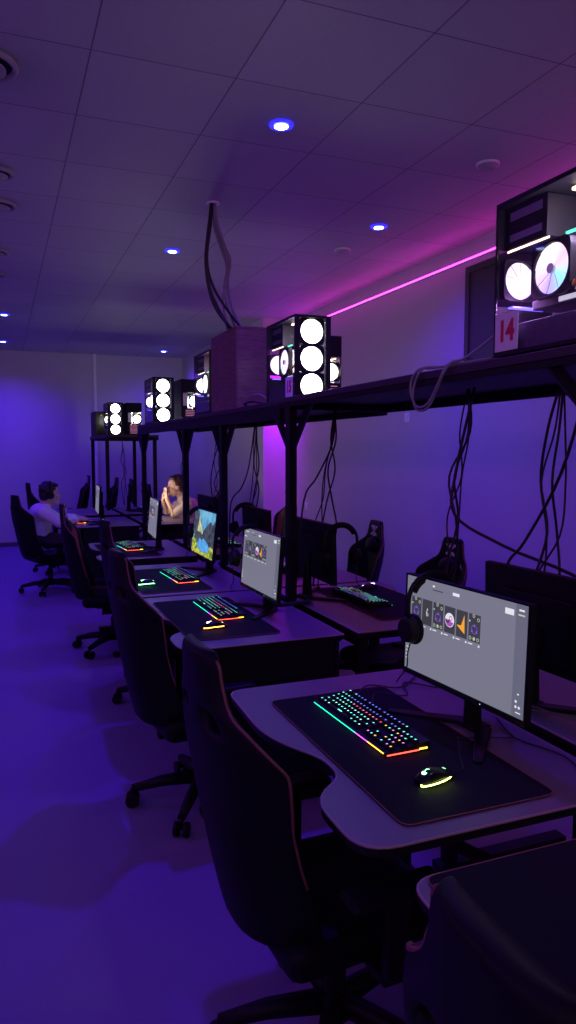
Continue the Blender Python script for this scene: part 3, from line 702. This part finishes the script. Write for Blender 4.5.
# ------------------------------------------------------------------ computers
def fan_parts(t, c, axis, r, glow, grille=False, name='fan', depth=.024):
    """axis 'x': faces -x; 'y': faces -y. c centre of the face"""
    b = BM(); cx_, cy_, cz_ = c
    def A(p):
        u, v, w = p
        return (cx_+w, cy_+u, cz_+v) if axis == 'x' else (cx_+u, cy_+w, cz_+v)
    # square frame with round opening
    n = 32; R = r*1.10
    sq = []; ci = []
    for k in range(n):
        a = 2*PI*k/n; q = max(abs(math.cos(a)), abs(math.sin(a))); s = min(1/q, 1.30)
        sq.append((R*math.cos(a)*s, R*math.sin(a)*s)); ci.append((r*math.cos(a), r*math.sin(a)))
    for w in (0, depth):
        vs = [b.verts.new(A((x, y, w))) for x, y in sq]; vc = [b.verts.new(A((x, y, w))) for x, y in ci]
        for k in range(n): b.faces.new((vs[k], vs[(k+1) % n], vc[(k+1) % n], vc[k]))
        if w == 0: s0, c0 = vs, vc
    for k in range(n):
        b.faces.new((s0[k], s0[(k+1) % n], vs[(k+1) % n], vs[k])); b.faces.new((c0[k], c0[(k+1) % n], vc[(k+1) % n], vc[k]))
    f = obj(name, b, M_BLACK, t)
    # glowing rotor: blades, origin at hub so that the colour turns round it
    b = BM()
    nb = 9
    for k in range(nb):
        a0 = 2*PI*k/nb; pr = []
        for s in range(5):
            rr = r*(.19+.79*s/4); da = .12*s/4; pr.append((rr, a0+da, a0+da+2*PI/nb))
        for s in range(4):
            (r1, p1, q1), (r2, p2, q2) = pr[s], pr[s+1]
            for m_ in range(5):
                f0, f1 = m_/5, (m_+1)/5; h0, h1 = -.0012+.0024*f0, -.0012+.0024*f1
                P4 = [(r1, p1+(q1-p1)*f0, h0), (r2, p2+(q2-p2)*f0, h0), (r2, p2+(q2-p2)*f1, h1), (r1, p1+(q1-p1)*f1, h1)]
                b.faces.new([b.verts.new((x*math.cos(a), x*math.sin(a), z)) for x, a, z in P4])
    rot = (PI/2, 0, 0) if axis == 'y' else (PI/2, 0, PI/2)
    ro = obj('rotor', b, glow, f, loc=A((0, 0, .008)), rot=rot)
    b = BM(); cyl(b, (0, 0, -.008), r*(.20 if grille else .265), .016, n=20); obj('hub', b, M_WHITE if grille else glow, f, loc=A((0, 0, .008)), rot=rot)  # hubs emit like the blades, bloom put into their colour
    return f
def make_pc(label, glow_front, glow_in, number=None, lab_y=0, detail=True, lit=True, front=True):
    """front at y=0 facing -y, glass side at x=0 facing -x"""
    t = thing('desktop_computer', label, 'computer', group='computers on the shelf')
    W, D, H = .215, .45, .462
    b = BM()
    box(b, 0, W, 0, D, .006, .018); box(b, 0, W, 0, D, H-.014, H); box(b, W-.006, W, 0, D, .018, H-.014)
    box(b, 0, .008, 0, .010, .018, H-.014); box(b, 0, .008, D-.008, D, .018, H-.014); 
    for fx in (.02, W-.05):
        for fy in (.03, D-.06): box(b, fx, fx+.03, fy, fy+.03, 0, .006)
    for k in range(6): box(b, .04, W-.04, .05+k*.06, .08+k*.06, H, H+.002)
    obj('chassis', b, M_BLACK, t, bevel=.002)
    b = BM(); box(b, .001, .0045, .011, D-.009, .0185, H-.0145); obj('side_glass', b, M_GLASS, t)
    # front frame and three fans
    b = BM(); box(b, .008, .028, .0, .012, .018, H-.014); box(b, W-.028, W-.006, .0, .012, .018, H-.014); obj('front_frame', b, M_BLACK, t)
    for k in range(3):
        fan_parts(t, (W/2, .012, .083+k*.147), 'y', .0665, glow_front)
    # rear plate with exhaust fan, port block and slots
    b = BM(); box(b, .008, W-.006, D-.006, D, .0185, .16); box(b, .008, W-.006, D-.006, D, .33, H-.0145); box(b, .148, W-.006, D-.006, D, .16, .33)
    rp = obj('rear_plate', b, M_STEEL, t)
    b = BM()
    for k in range(7): box(b, .03, .17, D, D+.0015, .03+k*.018, .036+k*.018)
    obj('vent_slots', b, emit('slot glow', (1, .35, .7), .5), rp)  # slots emit pink themselves in place of light leaking from inside the case
    b = BM(); box(b, .155, .195, D, D+.004, .19, .32)
    for k in range(5): box(b, .16, .188, D+.004, D+.010, .197+k*.024, .212+k*.024)
    obj('port_block', b, M_METAL, t)
    fan_parts(t, (.066, D-.040, .235), 'y', .056, glow_in)
    if detail:
        b = BM(); box(b, W-.012, W-.007, .06, D-.03, .10, H-.03)
        for k in range(5): box(b, W-.03, W-.012, .10+k*.05, .12+k*.05, .34, .36)
        for k in range(4): box(b, W-.05, W-.012, .08+k*.012, .084+k*.012, .23, .36)
        obj('motherboard', b, M_PCB, t)
        b = BM(); box(b, W-.0068, W-.0062, .02, D-.02, .02, H-.02); obj('tray', b, M_TRAY, t)
        b = BM(); box(b, .03, W-.02, D-.19, D-.008, H-.135, H-.016)
        ps = obj('power_supply', b, M_BLACK, t, bevel=.002)
        b = BM(); box(b, .0285, .0298, D-.17, D-.03, H-.055, H-.030); box(b, .0285, .0298, D-.17, D-.03, H-.115, H-.095); obj('spec_plate', b, M_METAL, ps)
        b = BM(); box(b, .03, .032, D-.20, D-.02, H-.1445, H-.139, 0); box(b, .06, .14, .06, .20, H-.028, H-.020, 0); obj('light_strip', b, [E_WARM], t)
        b = BM(); box(b, .034, .042, .135, .19, H-.150, H-.144); obj('accent_light', b, E_GREENL, t)
        b = BM(); box(b, .05, W-.02, .10, .11, .13, .145); box(b, .045, W-.014, .06, .33, .130, .158); 
        gp = obj('graphics_card', b, M_BLACK, t, bevel=.003)
        b = BM(); box(b, .0435, .0448, .14, .22, .136, .150); obj('card_light', b, E_WHT, gp)
        b = BM(); box(b, .012, W-.01, .045, D-.01, .020, .095); obj('bottom_shroud', b, M_PCB, t, bevel=.002)
        b = BM()
        for k in range(14): box(b, .070, .16, .235+k*.008-.03, .239+k*.008-.03, .172, .300)
        obj('cooler_fins', b, M_METAL, t)
        fan_parts(t, (.030, .243, .232), 'x', .071, glow_in, grille=True)
        b = BM(); tube(b, spline([(.05, .19, .165), (.035, .13, .185), (.04, .08, .19), (.05, .03, .17)]), .004, 8); tube(b, spline([(.055, .20, .165), (.04, .13, .195), (.045, .08, .205), (.06, .03, .19)]), .004, 8); obj('power_cable', b, M_ORANGE, t)
        b = BM(); box(b, .04, .065, .185, .215, .158, .178); obj('connector', b, M_REDP, t, bevel=.003)
        b = BM(); tube(b, spline([(.06, .10, .28), (.05, .09, .33), (.055, .12, .38), (.08, .2, .41)]), .003, 6); tube(b, spline([(.06, .08, .22), (.05, .07, .28), (.06, .06, .36), (.08, .05, .40)]), .003, 6); obj('fan_cable', b, M_CABLE, t)
        b = BM(); box(b, .02, .15, .385, .41, .148, .152); obj('blue_light', b, E_BLUEL, t)
        b = BM(); box(b, W-.028, W-.020, .33, .345, .17, .31); obj('pink_light', b, E_PINK, t)
    if number:
        b = BM(); box(b, -.0015, .0, lab_y, lab_y+.105, .020, .132); lb = obj('number_label', b, M_PAPER, t)
        cu = bpy.data.curves.new('n', 'FONT'); cu.body = number; cu.size = .085; cu.extrude = .0004; cu.offset = .0035; cu.align_x = 'CENTER'; cu.align_y = 'CENTER'
        tmp = bpy.data.objects.new('n', cu); COL.objects.link(tmp); bpy.context.view_layer.update()
        me = bpy.data.meshes.new_from_object(tmp.evaluated_get(bpy.context.evaluated_depsgraph_get())); bpy.data.objects.remove(tmp)
        me.materials.clear(); me.materials.append(M_REDINK)
        nb = bpy.data.objects.new('number', me); COL.objects.link(nb); nb.parent = lb
        nb.location = (-.0022, lab_y+.0525, .076); nb.rotation_euler = (PI/2, 0, -PI/2); nb.scale = (.86, 1.0, 1)
    return t
ST1, ST2, ST3 = 1.848, 1.840, 1.775
p = make_pc('large computer with clear side and number 14 label on the near shelf', M_FANC, M_FANC, '14', .335); p.location = (1.425, 1.43, ST1)
p = make_pc('computer with number 15 label and three bright white front fans', M_FANW, M_FANP, '15', .03); p.location = (1.50, 3.69, ST2)
pc = make_pc('computer behind and right of the number 15 computer, mostly hidden', M_FANW, M_FANW); pc.location = (1.86+.215, 4.30+.45, ST2); pc.rotation_euler = (0, 0, PI)
def pdup(src, l, loc, rz=0): return dup(src, l, loc, rz)
pdup(pc, 'computer with pink lit glass side just left of the wooden box', (1.44, 5.20, ST2), 0)
pdup(pc, 'computer with three white front fans on the far end of the middle shelf', (1.445, 7.34, ST2), 0)
pdup(pc, 'computer showing its rear with one white fan, farther end of the middle shelf', (1.76+.215, 7.45+.45, ST2), PI)
pdup(pc, 'small distant computer with three white front fans on the far rack', (1.42, 10.45, ST3), 0)
pdup(pc, 'small distant computer with one lit rear fan, rightmost on the far rack', (1.68+.215, 10.45+.45, ST3), PI)
b = BM()
t = thing('desktop_tower', 'dark unlit computer tower, leftmost on the far rack', 'computer', (1.325, 11.2, ST3))
b = BM(); box(b, 0, .20, 0, .45, .0, .37); obj('case', b, M_BLACK, t, bevel=.004)
b = BM(); box(b, .02, .18, -.006, -.0005, .02, .35); fp = obj('front_panel', b, M_GLOSS, t, bevel=.002)
b = BM(); cyl(b, (.1, -.0105, .31), .008, .004, 'y', 16); obj('power_button', b, M_METAL, fp)

def pclight(loc, col, e):
    l = bpy.data.lights.new('case_light', 'POINT'); l.color = col; l.energy = e; l.shadow_soft_size = .03
    o = bpy.data.objects.new('case_light', l); COL.objects.link(o); o.location = loc
pclight((1.475, 1.55, ST1+.33), (.80, .62, 1), 6.0); pclight((1.47, 1.80, ST1+.16), (.7, .3, 1), 2.5)
pclight((1.55, 3.85, ST2+.35), (.85, .6, 1), 1.8); pclight((1.50, 5.36, ST2+.35), (1, .5, .9), 2.0)
# wooden box the ceiling cables drop into
t = thing('wooden_cabinet', 'wooden box on the middle shelf beneath the hanging ceiling cables', 'cabinet', (1.44, 4.55, ST2))
b = BM(); box(b, 0, .235, 0, .60, 0, .515); box(b, .0, .235, 0, .60, .516, .53); obj('body', b, M_WOOD, t, bevel=.002)
b = BM(); box(b, .008, .227, -.008, -.0005, .008, .505); d = obj('door', b, M_WOOD, t, bevel=.002)
b = BM(); cyl(b, (.21, -.016, .25), .008, .008, 'y', 12); obj('knob', b, M_METAL, d)

# ------------------------------------------------------------------ cables
def bundle(name, label, ropes, r=.0042, m=None, cat='cables', grp=None):
    t = thing(name, label, cat, ropes[0][0], 0, grp); o = Vector(ropes[0][0])
    for i, pts in enumerate(ropes):
        b = BM(); tube(b, spline([Vector(q)-o for q in pts], 5), r if not isinstance(r, list) else r[i % len(r)], 7)
        mm = m[i % len(m)] if isinstance(m, list) else (m or M_CABLE)
        obj('cable', b, mm, t)
    return t
C = CH
bundle('cable_bundle', 'thick bundle of dark and pale cables hanging from the ceiling to the wooden box', [
    [(1.315, 4.66, C-.01), (1.30, 4.66, C-.15), (1.275, 4.66, C-.36), (1.30, 4.66, C-.55), (1.38, 4.68, C-.70), (1.46, 4.72, C-.787)],
    [(1.325, 4.67, C-.01), (1.31, 4.67, C-.15), (1.285, 4.67, C-.36), (1.32, 4.67, C-.52), (1.42, 4.69, C-.66), (1.54, 4.72, C-.787)],
    [(1.335, 4.66, C-.01), (1.335, 4.66, C-.15), (1.375, 4.66, C-.28), (1.42, 4.67, C-.40), (1.41, 4.70, C-.56), (1.50, 4.74, C-.787)],
    [(1.33, 4.65, C-.01), (1.345, 4.65, C-.12), (1.395, 4.65, C-.27), (1.435, 4.66, C-.36), (1.43, 4.70, C-.50), (1.48, 4.74, C-.66), (1.56, 4.77, C-.787)],
    [(1.34, 4.67, C-.01), (1.35, 4.68, C-.16), (1.40, 4.68, C-.30), (1.43, 4.68, C-.42), (1.40, 4.70, C-.60), (1.44, 4.74, C-.787)],
    [(1.32, 4.65, C-.01), (1.29, 4.65, C-.16), (1.27, 4.65, C-.40), (1.30, 4.66, C-.58), (1.36, 4.67, C-.70), (1.455, 4.69, C-.787)]],
    [.012, .009, .009, .011, .008, .008], [M_CABLE, M_CABLE, M_GCABLE, M_GCABLE, M_GCABLE, M_CABLE])
b = BM(); tube(b, [(1.325+.035*math.cos(a), 4.66+.035*math.sin(a), C-.008) for a in [2*PI*k/20 for k in range(20)]], .008, 8, closed=True)
tag(obj('cable_grommet', b, M_WHITE), 'round grommet in the ceiling where the hanging cables come out', 'grommet')
def hang(x, y, zt, zb, n, spread, seed, dx=0, dy=0):
    rs = random.Random(seed); out = []
    for i in range(n):
        ex, ey = rs.uniform(-1, 1)*spread, rs.uniform(-1, 1)*spread; pts = []
        for k in range(7):
            s = k/6; w = math.sin(s*PI)
            pts.append((x+dx*s+ex*s*.7+w*rs.uniform(-.5, .5)*spread*.7, y+dy*s+ey*s+w*rs.uniform(-.5, .5)*spread+.012*(i-n/2)*(.3+w), zt+(zb-zt)*s))
        out.append(pts)
    return out
hb = [('cable bundle hanging under the near shelf, left of the number 14 label', (1.72, 2.42), 1.81, .775, 4, .11, 3, -.02, .10),
      ('cables hanging under the near shelf at the right edge of view', (1.70, 1.88), 1.81, .775, 4, .09, 5, 0, .08),
      ('cables hanging left of the tall outlet wall, right of the tall braced post', (1.78, 3.78), 1.80, .775, 4, .09, 8, -.05, .02),
      ('cables hanging in front of the magenta lit wall return', (1.75, 4.42), 1.80, .775, 4, .10, 11, 0, -.02),
      ('cables hanging between the two braced posts', (1.75, 5.05), 1.80, .775, 4, .10, 13, 0, 0),
      ('cables hanging right of the thin post, under the middle shelf', (1.75, 6.05), 1.80, .775, 4, .13, 17, 0, 0),
      ('cables hanging above the person in the beige shirt', (1.72, 7.2), 1.80, .98, 3, .08, 19, 0, .0),
      ('thin cables hanging under the far rack', (1.55, 10.1), 1.74, .82, 3, .12, 23, 0, -.2)]
for l, (x, y), zt, zb, n, sp, sd, dx, dy in hb:
    bundle('hanging_cables', l, hang(x, y, zt, zb, n, sp, sd, dx, dy), [.0045, .0035, .005, .0035], None, 'cables', 'cables hanging under the shelves')
bundle('power_cable', 'dark cable sagging in a wide curve to the near black monitor', [[(1.70, 2.35, 1.81), (1.66, 2.40, 1.5), (1.64, 2.38, 1.32), (1.70, 2.15, 1.22), (1.70, 1.75, 1.15), (1.66, 1.7, 1.0)]], .006, None, 'cable')
bundle('power_cable', 'dark cable running diagonally from the shelf at the right edge', [[(1.55, 1.60, 1.80), (1.56, 1.72, 1.5), (1.60, 1.92, 1.27), (1.61, 2.02, 1.17), (1.62, 2.02, 1.0)]], .005, None, 'cable')
bundle('power_cable', 'dark cable sagging from the shelf to the tall braced post', [[(1.78, 3.75, 1.80), (1.72, 3.68, 1.6), (1.60, 3.62, 1.42), (1.50, 3.56, 1.30), (1.46, 3.56, .9)]], .005, None, 'cable')
bundle('power_cable', 'dark cable sagging between the two braced posts', [[(1.72, 5.0, 1.74), (1.68, 5.02, 1.45), (1.6, 4.95, 1.3), (1.5, 4.88, 1.2), (1.48, 4.86, .9)]], .005, None, 'cable')
bundle('looped_cable', 'pair of grey cables looped over the near shelf edge by the number 14 label', [
    [(1.50, 1.98, ST1+.02), (1.45, 2.06, ST1+.012), (1.405, 2.10, ST1+.006), (1.398, 2.13, ST1-.05), (1.398, 2.20, ST1-.13), (1.398, 2.28, ST1-.13), (1.398, 2.30, ST1-.06), (1.405, 2.26, ST1+.006), (1.44, 2.24, ST1+.012), (1.50, 2.10, ST1+.02)],
    [(1.52, 1.93, ST1+.12), (1.45, 2.05, ST1+.03), (1.408, 2.08, ST1+.012), (1.392, 2.11, ST1-.03), (1.392, 2.19, ST1-.115), (1.392, 2.27, ST1-.12), (1.392, 2.31, ST1-.05), (1.408, 2.28, ST1+.01), (1.47, 2.20, ST1+.015), (1.60, 2.05, ST1+.02)]], .0045, M_GCABLE, 'cable')
bundle('white_cable', 'pale cable arching on the shelf between the wooden box and the number 15 computer', [
    [(1.55, 4.16, ST2+.01), (1.50, 4.26, ST2+.07), (1.47, 4.38, ST2+.06), (1.47, 4.45, ST2+.01)], [(1.50, 4.20, ST2+.01), (1.47, 4.32, ST2+.03), (1.45, 4.42, ST2+.02), (1.50, 4.47, ST2+.01)]], .006, [M_GCABLE, M_CABLE], 'cable')
bundle('coiled_cable', 'ring of black cable coiled on the desks round the tall post', [
    [(1.39+.105*math.cos(a), 3.50+.105*math.sin(a), .776+.006*math.sin(3*a)+.004*j) for a in [2*PI*k/16 for k in range(17)]] for j in range(3)], .007, None, 'cable')
bundle('mouse_cable', 'thin cable of the yellow-green glowing mouse', [[(1.020, 1.472, DT+.012), (1.06, 1.48, DT+.008), (1.10, 1.55, DT+.007), (1.13, 1.60, DT+.03), (1.17, 1.66, DT+.005), (1.32, 1.60, DT+.005)]], .0016, None, 'cable')
bundle('desk_cables', 'tangle of thin cables on the desk behind the near lit monitor', [
    [(1.07, 1.98, DT+.004), (1.14, 2.08, DT+.004), (1.22, 2.02, DT+.004), (1.28, 2.14, DT+.004), (1.36, 2.05, DT+.004)],
    [(1.05, 2.06, DT+.004), (1.15, 2.16, DT+.004), (1.24, 2.10, DT+.004), (1.37, 2.2, DT+.004)],
    [(1.30, 1.30, DT+.004), (1.36, 1.45, DT+.004), (1.32, 1.60, DT+.004), (1.37, 1.75, DT+.004)]], .0025, None, 'cables')
bundle('desk_cables', 'tangle of pale cables on the desk behind the near black monitor', [
    [(1.50, 1.35, DT+.004), (1.56, 1.55, DT+.03), (1.5, 1.8, DT+.004), (1.55, 2.0, DT+.004)], [(1.49, 1.45, DT+.004), (1.60, 1.5, DT+.004), (1.53, 1.65, DT+.02), (1.51, 1.9, DT+.004)]], .003, M_GCABLE, 'cables')

# ------------------------------------------------------------------ people
def capsule(bm, pts, rs, n=12):
    tube(bm, pts, rs, n)
    for p, r in zip(pts, rs): ell(bm, p, r, r, r, 12, 8)
def hand(bm, wrist, d, nrm, curl, s=1.0, thumb=1):
    """palm along d, nrm = back of the hand; five tapering bent fingers"""
    d = Vector(d).normalized(); nrm = Vector(nrm); nrm = (nrm-d*nrm.dot(d)).normalized(); q = d.cross(nrm); w = Vector(wrist)
    R = Matrix((d, q, nrm)).transposed().to_4x4()
    ell(bm, w+d*.045*s, .052*s, .040*s, .016*s, 12, 8, M=R)
    for k, (o, L) in enumerate(((-.028, .068), (-.0095, .078), (.0095, .072), (.027, .058))):
        p = w+d*.08*s+q*o*s; pts = [p]; dd = d.copy()
        for j in range(3):
            dd = (dd*math.cos(curl)-nrm*math.sin(curl)).normalized() if j == 0 else (Matrix.Rotation(curl*.9, 3, q) @ dd); 
            p = p+dd*L*s*(.44, .32, .24)[j]; pts.append(p)
        capsule(bm, pts, [.0095*s, .009*s, .0082*s, .0068*s], 8)
    p = w+d*.025*s+q*thumb*-.032*s; pts = [p, p+(d*.6-q*thumb*.7-nrm*.2).normalized()*.034*s]; pts.append(pts[1]+(d*.9-q*thumb*.15-nrm*.3).normalized()*.030*s)
    capsule(bm, pts, [.013*s, .011*s, .009*s], 8)
def remesh(o, v, sm=6):
    r = o.modifiers.new('remesh', 'REMESH'); r.mode = 'VOXEL'; r.voxel_size = v; r.use_smooth_shade = True
    s = o.modifiers.new('smooth', 'SMOOTH'); s.iterations = sm; s.factor = .5
def head(bm, c, fwd, s=1.0):
    """c = centre of the skull; fwd = unit facing direction"""
    f = Vector(fwd).normalized(); side = Vector((0, 0, 1)).cross(f).normalized(); up = f.cross(side); R = Matrix((f, side, up)).transposed().to_4x4()
    T = lambda a, b_, c_: Vector(c)+f*a*s+side*b_*s+up*c_*s
    ell(bm, T(-.01, 0, .025), .098*s, .078*s, .092*s, 20, 14, M=R)
    ell(bm, T(.028, 0, -.045), .062*s, .060*s, .080*s, 16, 12, M=R)
    ell(bm, T(.065, 0, -.100), .026*s, .028*s, .020*s, 10, 8, M=R)
    ell(bm, T(.066, 0, .018), .024*s, .055*s, .012*s, 10, 8, M=R)
    tube(bm, [T(.082, 0, .008), T(.108, 0, -.036), T(.085, 0, -.043)], [.009*s, .014*s, .010*s], 8)
    for z in (-.066, -.078): ell(bm, T(.083, 0, z), .012*s, .024*s, .0065*s, 10, 6, M=R)
    for q in (-1, 1):
        ell(bm, T(-.008, q*.080, -.012), .020*s, .009*s, .032*s, 10, 8, M=R); ell(bm, T(.060, q*.040, -.030), .024*s, .018*s, .02*s, 10, 8, M=R)
    return T, R
# person in white, facing +x
def person(name, label, base, P, skin, hairm, shirtm, hand_spec, fwd, headset=False):
    t = thing(name, label, 'person', base)
    bb = BM()
    T, R = head(bb, P['head'], fwd)
    capsule(bb, [P['chest'], P['neck'], Vector(P['head'])+Vector((0, 0, -.05))], [.08, .055, .052])
    for s in ('l', 'r'):
        capsule(bb, [P['sh'+s], P['el'+s], P['wr'+s]], [.050, .040, .026]); w, d, n_, c, th = hand_spec[s]; hand(bb, P['wr'+s], d, n_, c, 1.0, th)
        capsule(bb, [P['an'+s], Vector(P['an'+s])+Vector(fwd)*.14+Vector((0, 0, -.045))], [.038, .030])
        capsule(bb, [P['kn'+s], P['an'+s]], [.055, .038])
    capsule(bb, [P['pelvis'], P['chest']], [.11, .11]); 
    for s in ('l', 'r'): capsule(bb, [P['pelvis'], P['kn'+s]], [.09, .06]); capsule(bb, [P['chest'], P['sh'+s]], [.08, .05])
    o = obj('body', bb, skin, t); remesh(o, .0055, 4)
    b = BM(); fz = Vector(fwd); sd = Vector((0, 0, 1)).cross(fz)
    capsule(b, [P['pelvis'], (Vector(P['pelvis'])+Vector(P['chest']))/2, P['chest']], [.150, .145, .135], 16)
    for s in ('l', 'r'):
        capsule(b, [P['chest'], P['sh'+s]], [.12, .075]); el = Vector(P['el'+s]); sh = Vector(P['sh'+s]); wr = Vector(P['wr'+s])
        if headset: capsule(b, [sh, el, el.lerp(wr, .8)], [.072, .058, .042])
        else: capsule(b, [sh, sh.lerp(el, .8)], [.072, .060])
    capsule(b, [P['chest'], Vector(P['neck'])+Vector((0, 0, -.03))], [.10, .066]); o = obj('shirt', b, shirtm, t); remesh(o, .01, 5)
    b = BM(); capsule(b, [P['pelvis']], [.16]) if False else ell(b, P['pelvis'], .15, .17, .12)
    for s in ('l', 'r'): capsule(b, [P['pelvis'], P['kn'+s], Vector(P['an'+s])+Vector((0, 0, .03))], [.11, .075, .052])
    o = obj('trousers', b, M_TROUS, t); remesh(o, .01, 5)
    for s in ('l', 'r'):
        b = BM(); a = Vector(P['an'+s]); R2 = Matrix((fz, sd, Vector((0, 0, 1)))).transposed().to_4x4(); ell(b, a+fz*.07+Vector((0, 0, -.045)), .14, .050, .038, M=R2); ell(b, a+Vector((0, 0, -.02)), .05, .048, .05); o = obj('shoe', b, M_BLACK, t); remesh(o, .008)
    b = BM(); ell(b, T(-.030, 0, .045), .096, .088, .092, 20, 14, M=R); ell(b, T(-.062, 0, -.005), .060, .078, .075, 16, 12, M=R); ell(b, T(.035, 0, .100), .050, .062, .028, 14, 10, M=R)
    for q in (-1, 1): ell(b, T(-.012, q*.068, .03), .040, .020, .045, 12, 8, M=R)
    rs = random.Random(3)
    for k in range(26):
        a = rs.uniform(0, 2*PI); e = rs.uniform(.1, 1.4); x, y, z = -.03+.09*math.cos(a)*math.cos(e), .082*math.sin(a)*math.cos(e), .045+.088*math.sin(e); ell(b, T(x, y, z), .022, .016, .018, 8, 6)
    o = obj('hair', b, hairm, t); remesh(o, .005, 2)
    for q in (-1, 1):
        b = BM(); ell(b, T(.074, q*.032, -.006), .010, .013, .007, 12, 8, M=R); e = obj('eye', b, M_WHITE, t)
        b = BM(); ell(b, T(.082, q*.033, -.006), .004, .006, .006, 8, 6, M=R); obj('iris', b, M_HAIR, e)
        b = BM(); ell(b, T(.078, q*.033, .018), .010, .020, .004, 10, 6, M=R); obj('eyebrow', b, hairm, t)
    return t, T, R
V = Vector
base = (.37, 8.36, 0)
PA = dict(head=(.13, -.02, 1.085), neck=(.07, -.02, .985), chest=(.02, 0, .86), pelvis=(-.04, 0, .60), shl=(.05, .17, .90), shr=(.05, -.17, .90), ell=(.22, .23, .80), elr=(.20, -.22, .79),
          wrl=(.43, .14, .81), wrr=(.42, -.14, .81), knl=(.36, .12, .54), knr=(.36, -.12, .54), anl=(.42, .12, .10), anr=(.38, -.12, .10))
hsA = {'l': (0, (1, -.1, -.10), (0, 0, 1), .30, -1), 'r': (0, (1, .1, -.10), (0, 0, 1), .30, 1)}
t, T, R = person('person', 'seated person in a white shirt with black hair and headphones, hands on a keyboard', base, PA, M_SKIN2, M_HAIR, M_SHIRT, hsA, (1, 0, 0), True)
# headphones worn by that person
t2 = thing('headphones', 'black headphones worn by the person in the white shirt', 'headphones', (0, 0, 0)); t2.location = base
b = BM(); tube(b, [T(-.005, .098*math.cos(PI*k/16), .01+.135*math.sin(PI*k/16)) for k in range(17)], .008, 8); obj('headband', b, M_BLACK, t2)
for q in (-1, 1):
    b = BM(); tube(b, [T(-.005, q*.082, -.008), T(-.005, q*.112, -.008)], [.040, .032], 20); obj('ear_cup', b, M_BLACK, t2)
base = (2.12, 8.66, 0)
PB = dict(head=(-.165, -.03, 1.135), neck=(-.08, -.02, 1.02), chest=(-.0, 0, .87), pelvis=(.06, 0, .60), shl=(-.03, -.17, .92), shr=(-.03, .17, .92), ell=(-.22, -.16, .80), elr=(-.24, .16, .81),
          wrl=(-.285, -.10, .985), wrr=(-.30, .06, .96), knl=(-.36, -.12, .54), knr=(-.36, .12, .54), anl=(-.40, -.12, .10), anr=(-.36, .12, .10))
hsB = {'l': (0, (-.15, .30, 1), (-1, -.2, 0), .55, 1), 'r': (0, (-.05, -.30, 1), (-1, .2, 0), .6, -1)}
person('person', 'person in a beige shirt leaning on the desk, hands raised to the chin', base, PB, M_SKIN, M_HAIR2, M_SHIRT2, hsB, (-1, -.08, 0))

# ------------------------------------------------------------------ lights of the room
def area(name, loc, rot, sx, sy, col, e):
    l = bpy.data.lights.new(name, 'AREA'); l.shape = 'RECTANGLE'; l.size = sx; l.size_y = sy; l.color = col; l.energy = e
    o = bpy.data.objects.new(name, l); COL.objects.link(o); o.location = loc; o.rotation_euler = rot; return o
# magenta strip along the right wall: shines outward and up on to the ceiling
area('led_strip_glow', (XR-.025, 3.4, 3.03), (0, PI/2-.45, 0), .02, 9.6, (1, .04, .80), 9)
ra = area('return_wash', (3.2, YJ-.45, 3.08), (.42, 0, 0), .30, .03, (.42, .005, 1.0), 13); ra.data.spread = 1.0  # wash lamp added to tint the wall return, no fitting there
# unseen fill lamps added by the left wall and behind the camera, no strips built
area('left_fill', (XL+.05, 2.8, 2.5), (0, -PI/2-.35, 0), .05, 10, (.62, .10, 1.0), 44)
area('front_fill', (0, YF+.05, 2.3), (PI/2+.7, 0, 0), 6, .05, (.95, .76, .80), 25)
# screens
l = bpy.data.lights.new('screen_glow', 'AREA'); l.shape = 'RECTANGLE'; l.size = .28; l.size_y = .5; l.color = (1, .78, .5); l.energy = 2.4
o = bpy.data.objects.new('screen_glow', l); COL.objects.link(o); o.location = (1.63, 8.45, 1.03); o.rotation_euler = (0, -PI/2, 0)

w = bpy.data.worlds.new('world'); SC.world = w; w.use_nodes = True; w.node_tree.nodes['Background'].inputs[0].default_value = (.02, .01, .05, 1)

# ------------------------------------------------------------------ camera
f = 725.; yaw = math.atan(288/math.hypot(725, 62)); pit = math.atan(62/725)
F = Vector((math.sin(yaw)*math.cos(pit), math.cos(yaw)*math.cos(pit), -math.sin(pit)))
cam = bpy.data.cameras.new('camera'); co = bpy.data.objects.new('camera', cam); COL.objects.link(co)
co.location = (0, 0, 1.57); co.rotation_euler = F.to_track_quat('-Z', 'Y').to_euler()
cam.sensor_fit = 'VERTICAL'; cam.sensor_height = 24; cam.lens = 24*f/1024; cam.clip_start = .05; cam.clip_end = 100
SC.camera = co
SC.view_settings.view_transform = 'Standard'; SC.view_settings.look = 'None'; SC.view_settings.gamma = 1; SC.view_settings.use_curve_mapping = False
SC.view_settings.exposure = -0.15
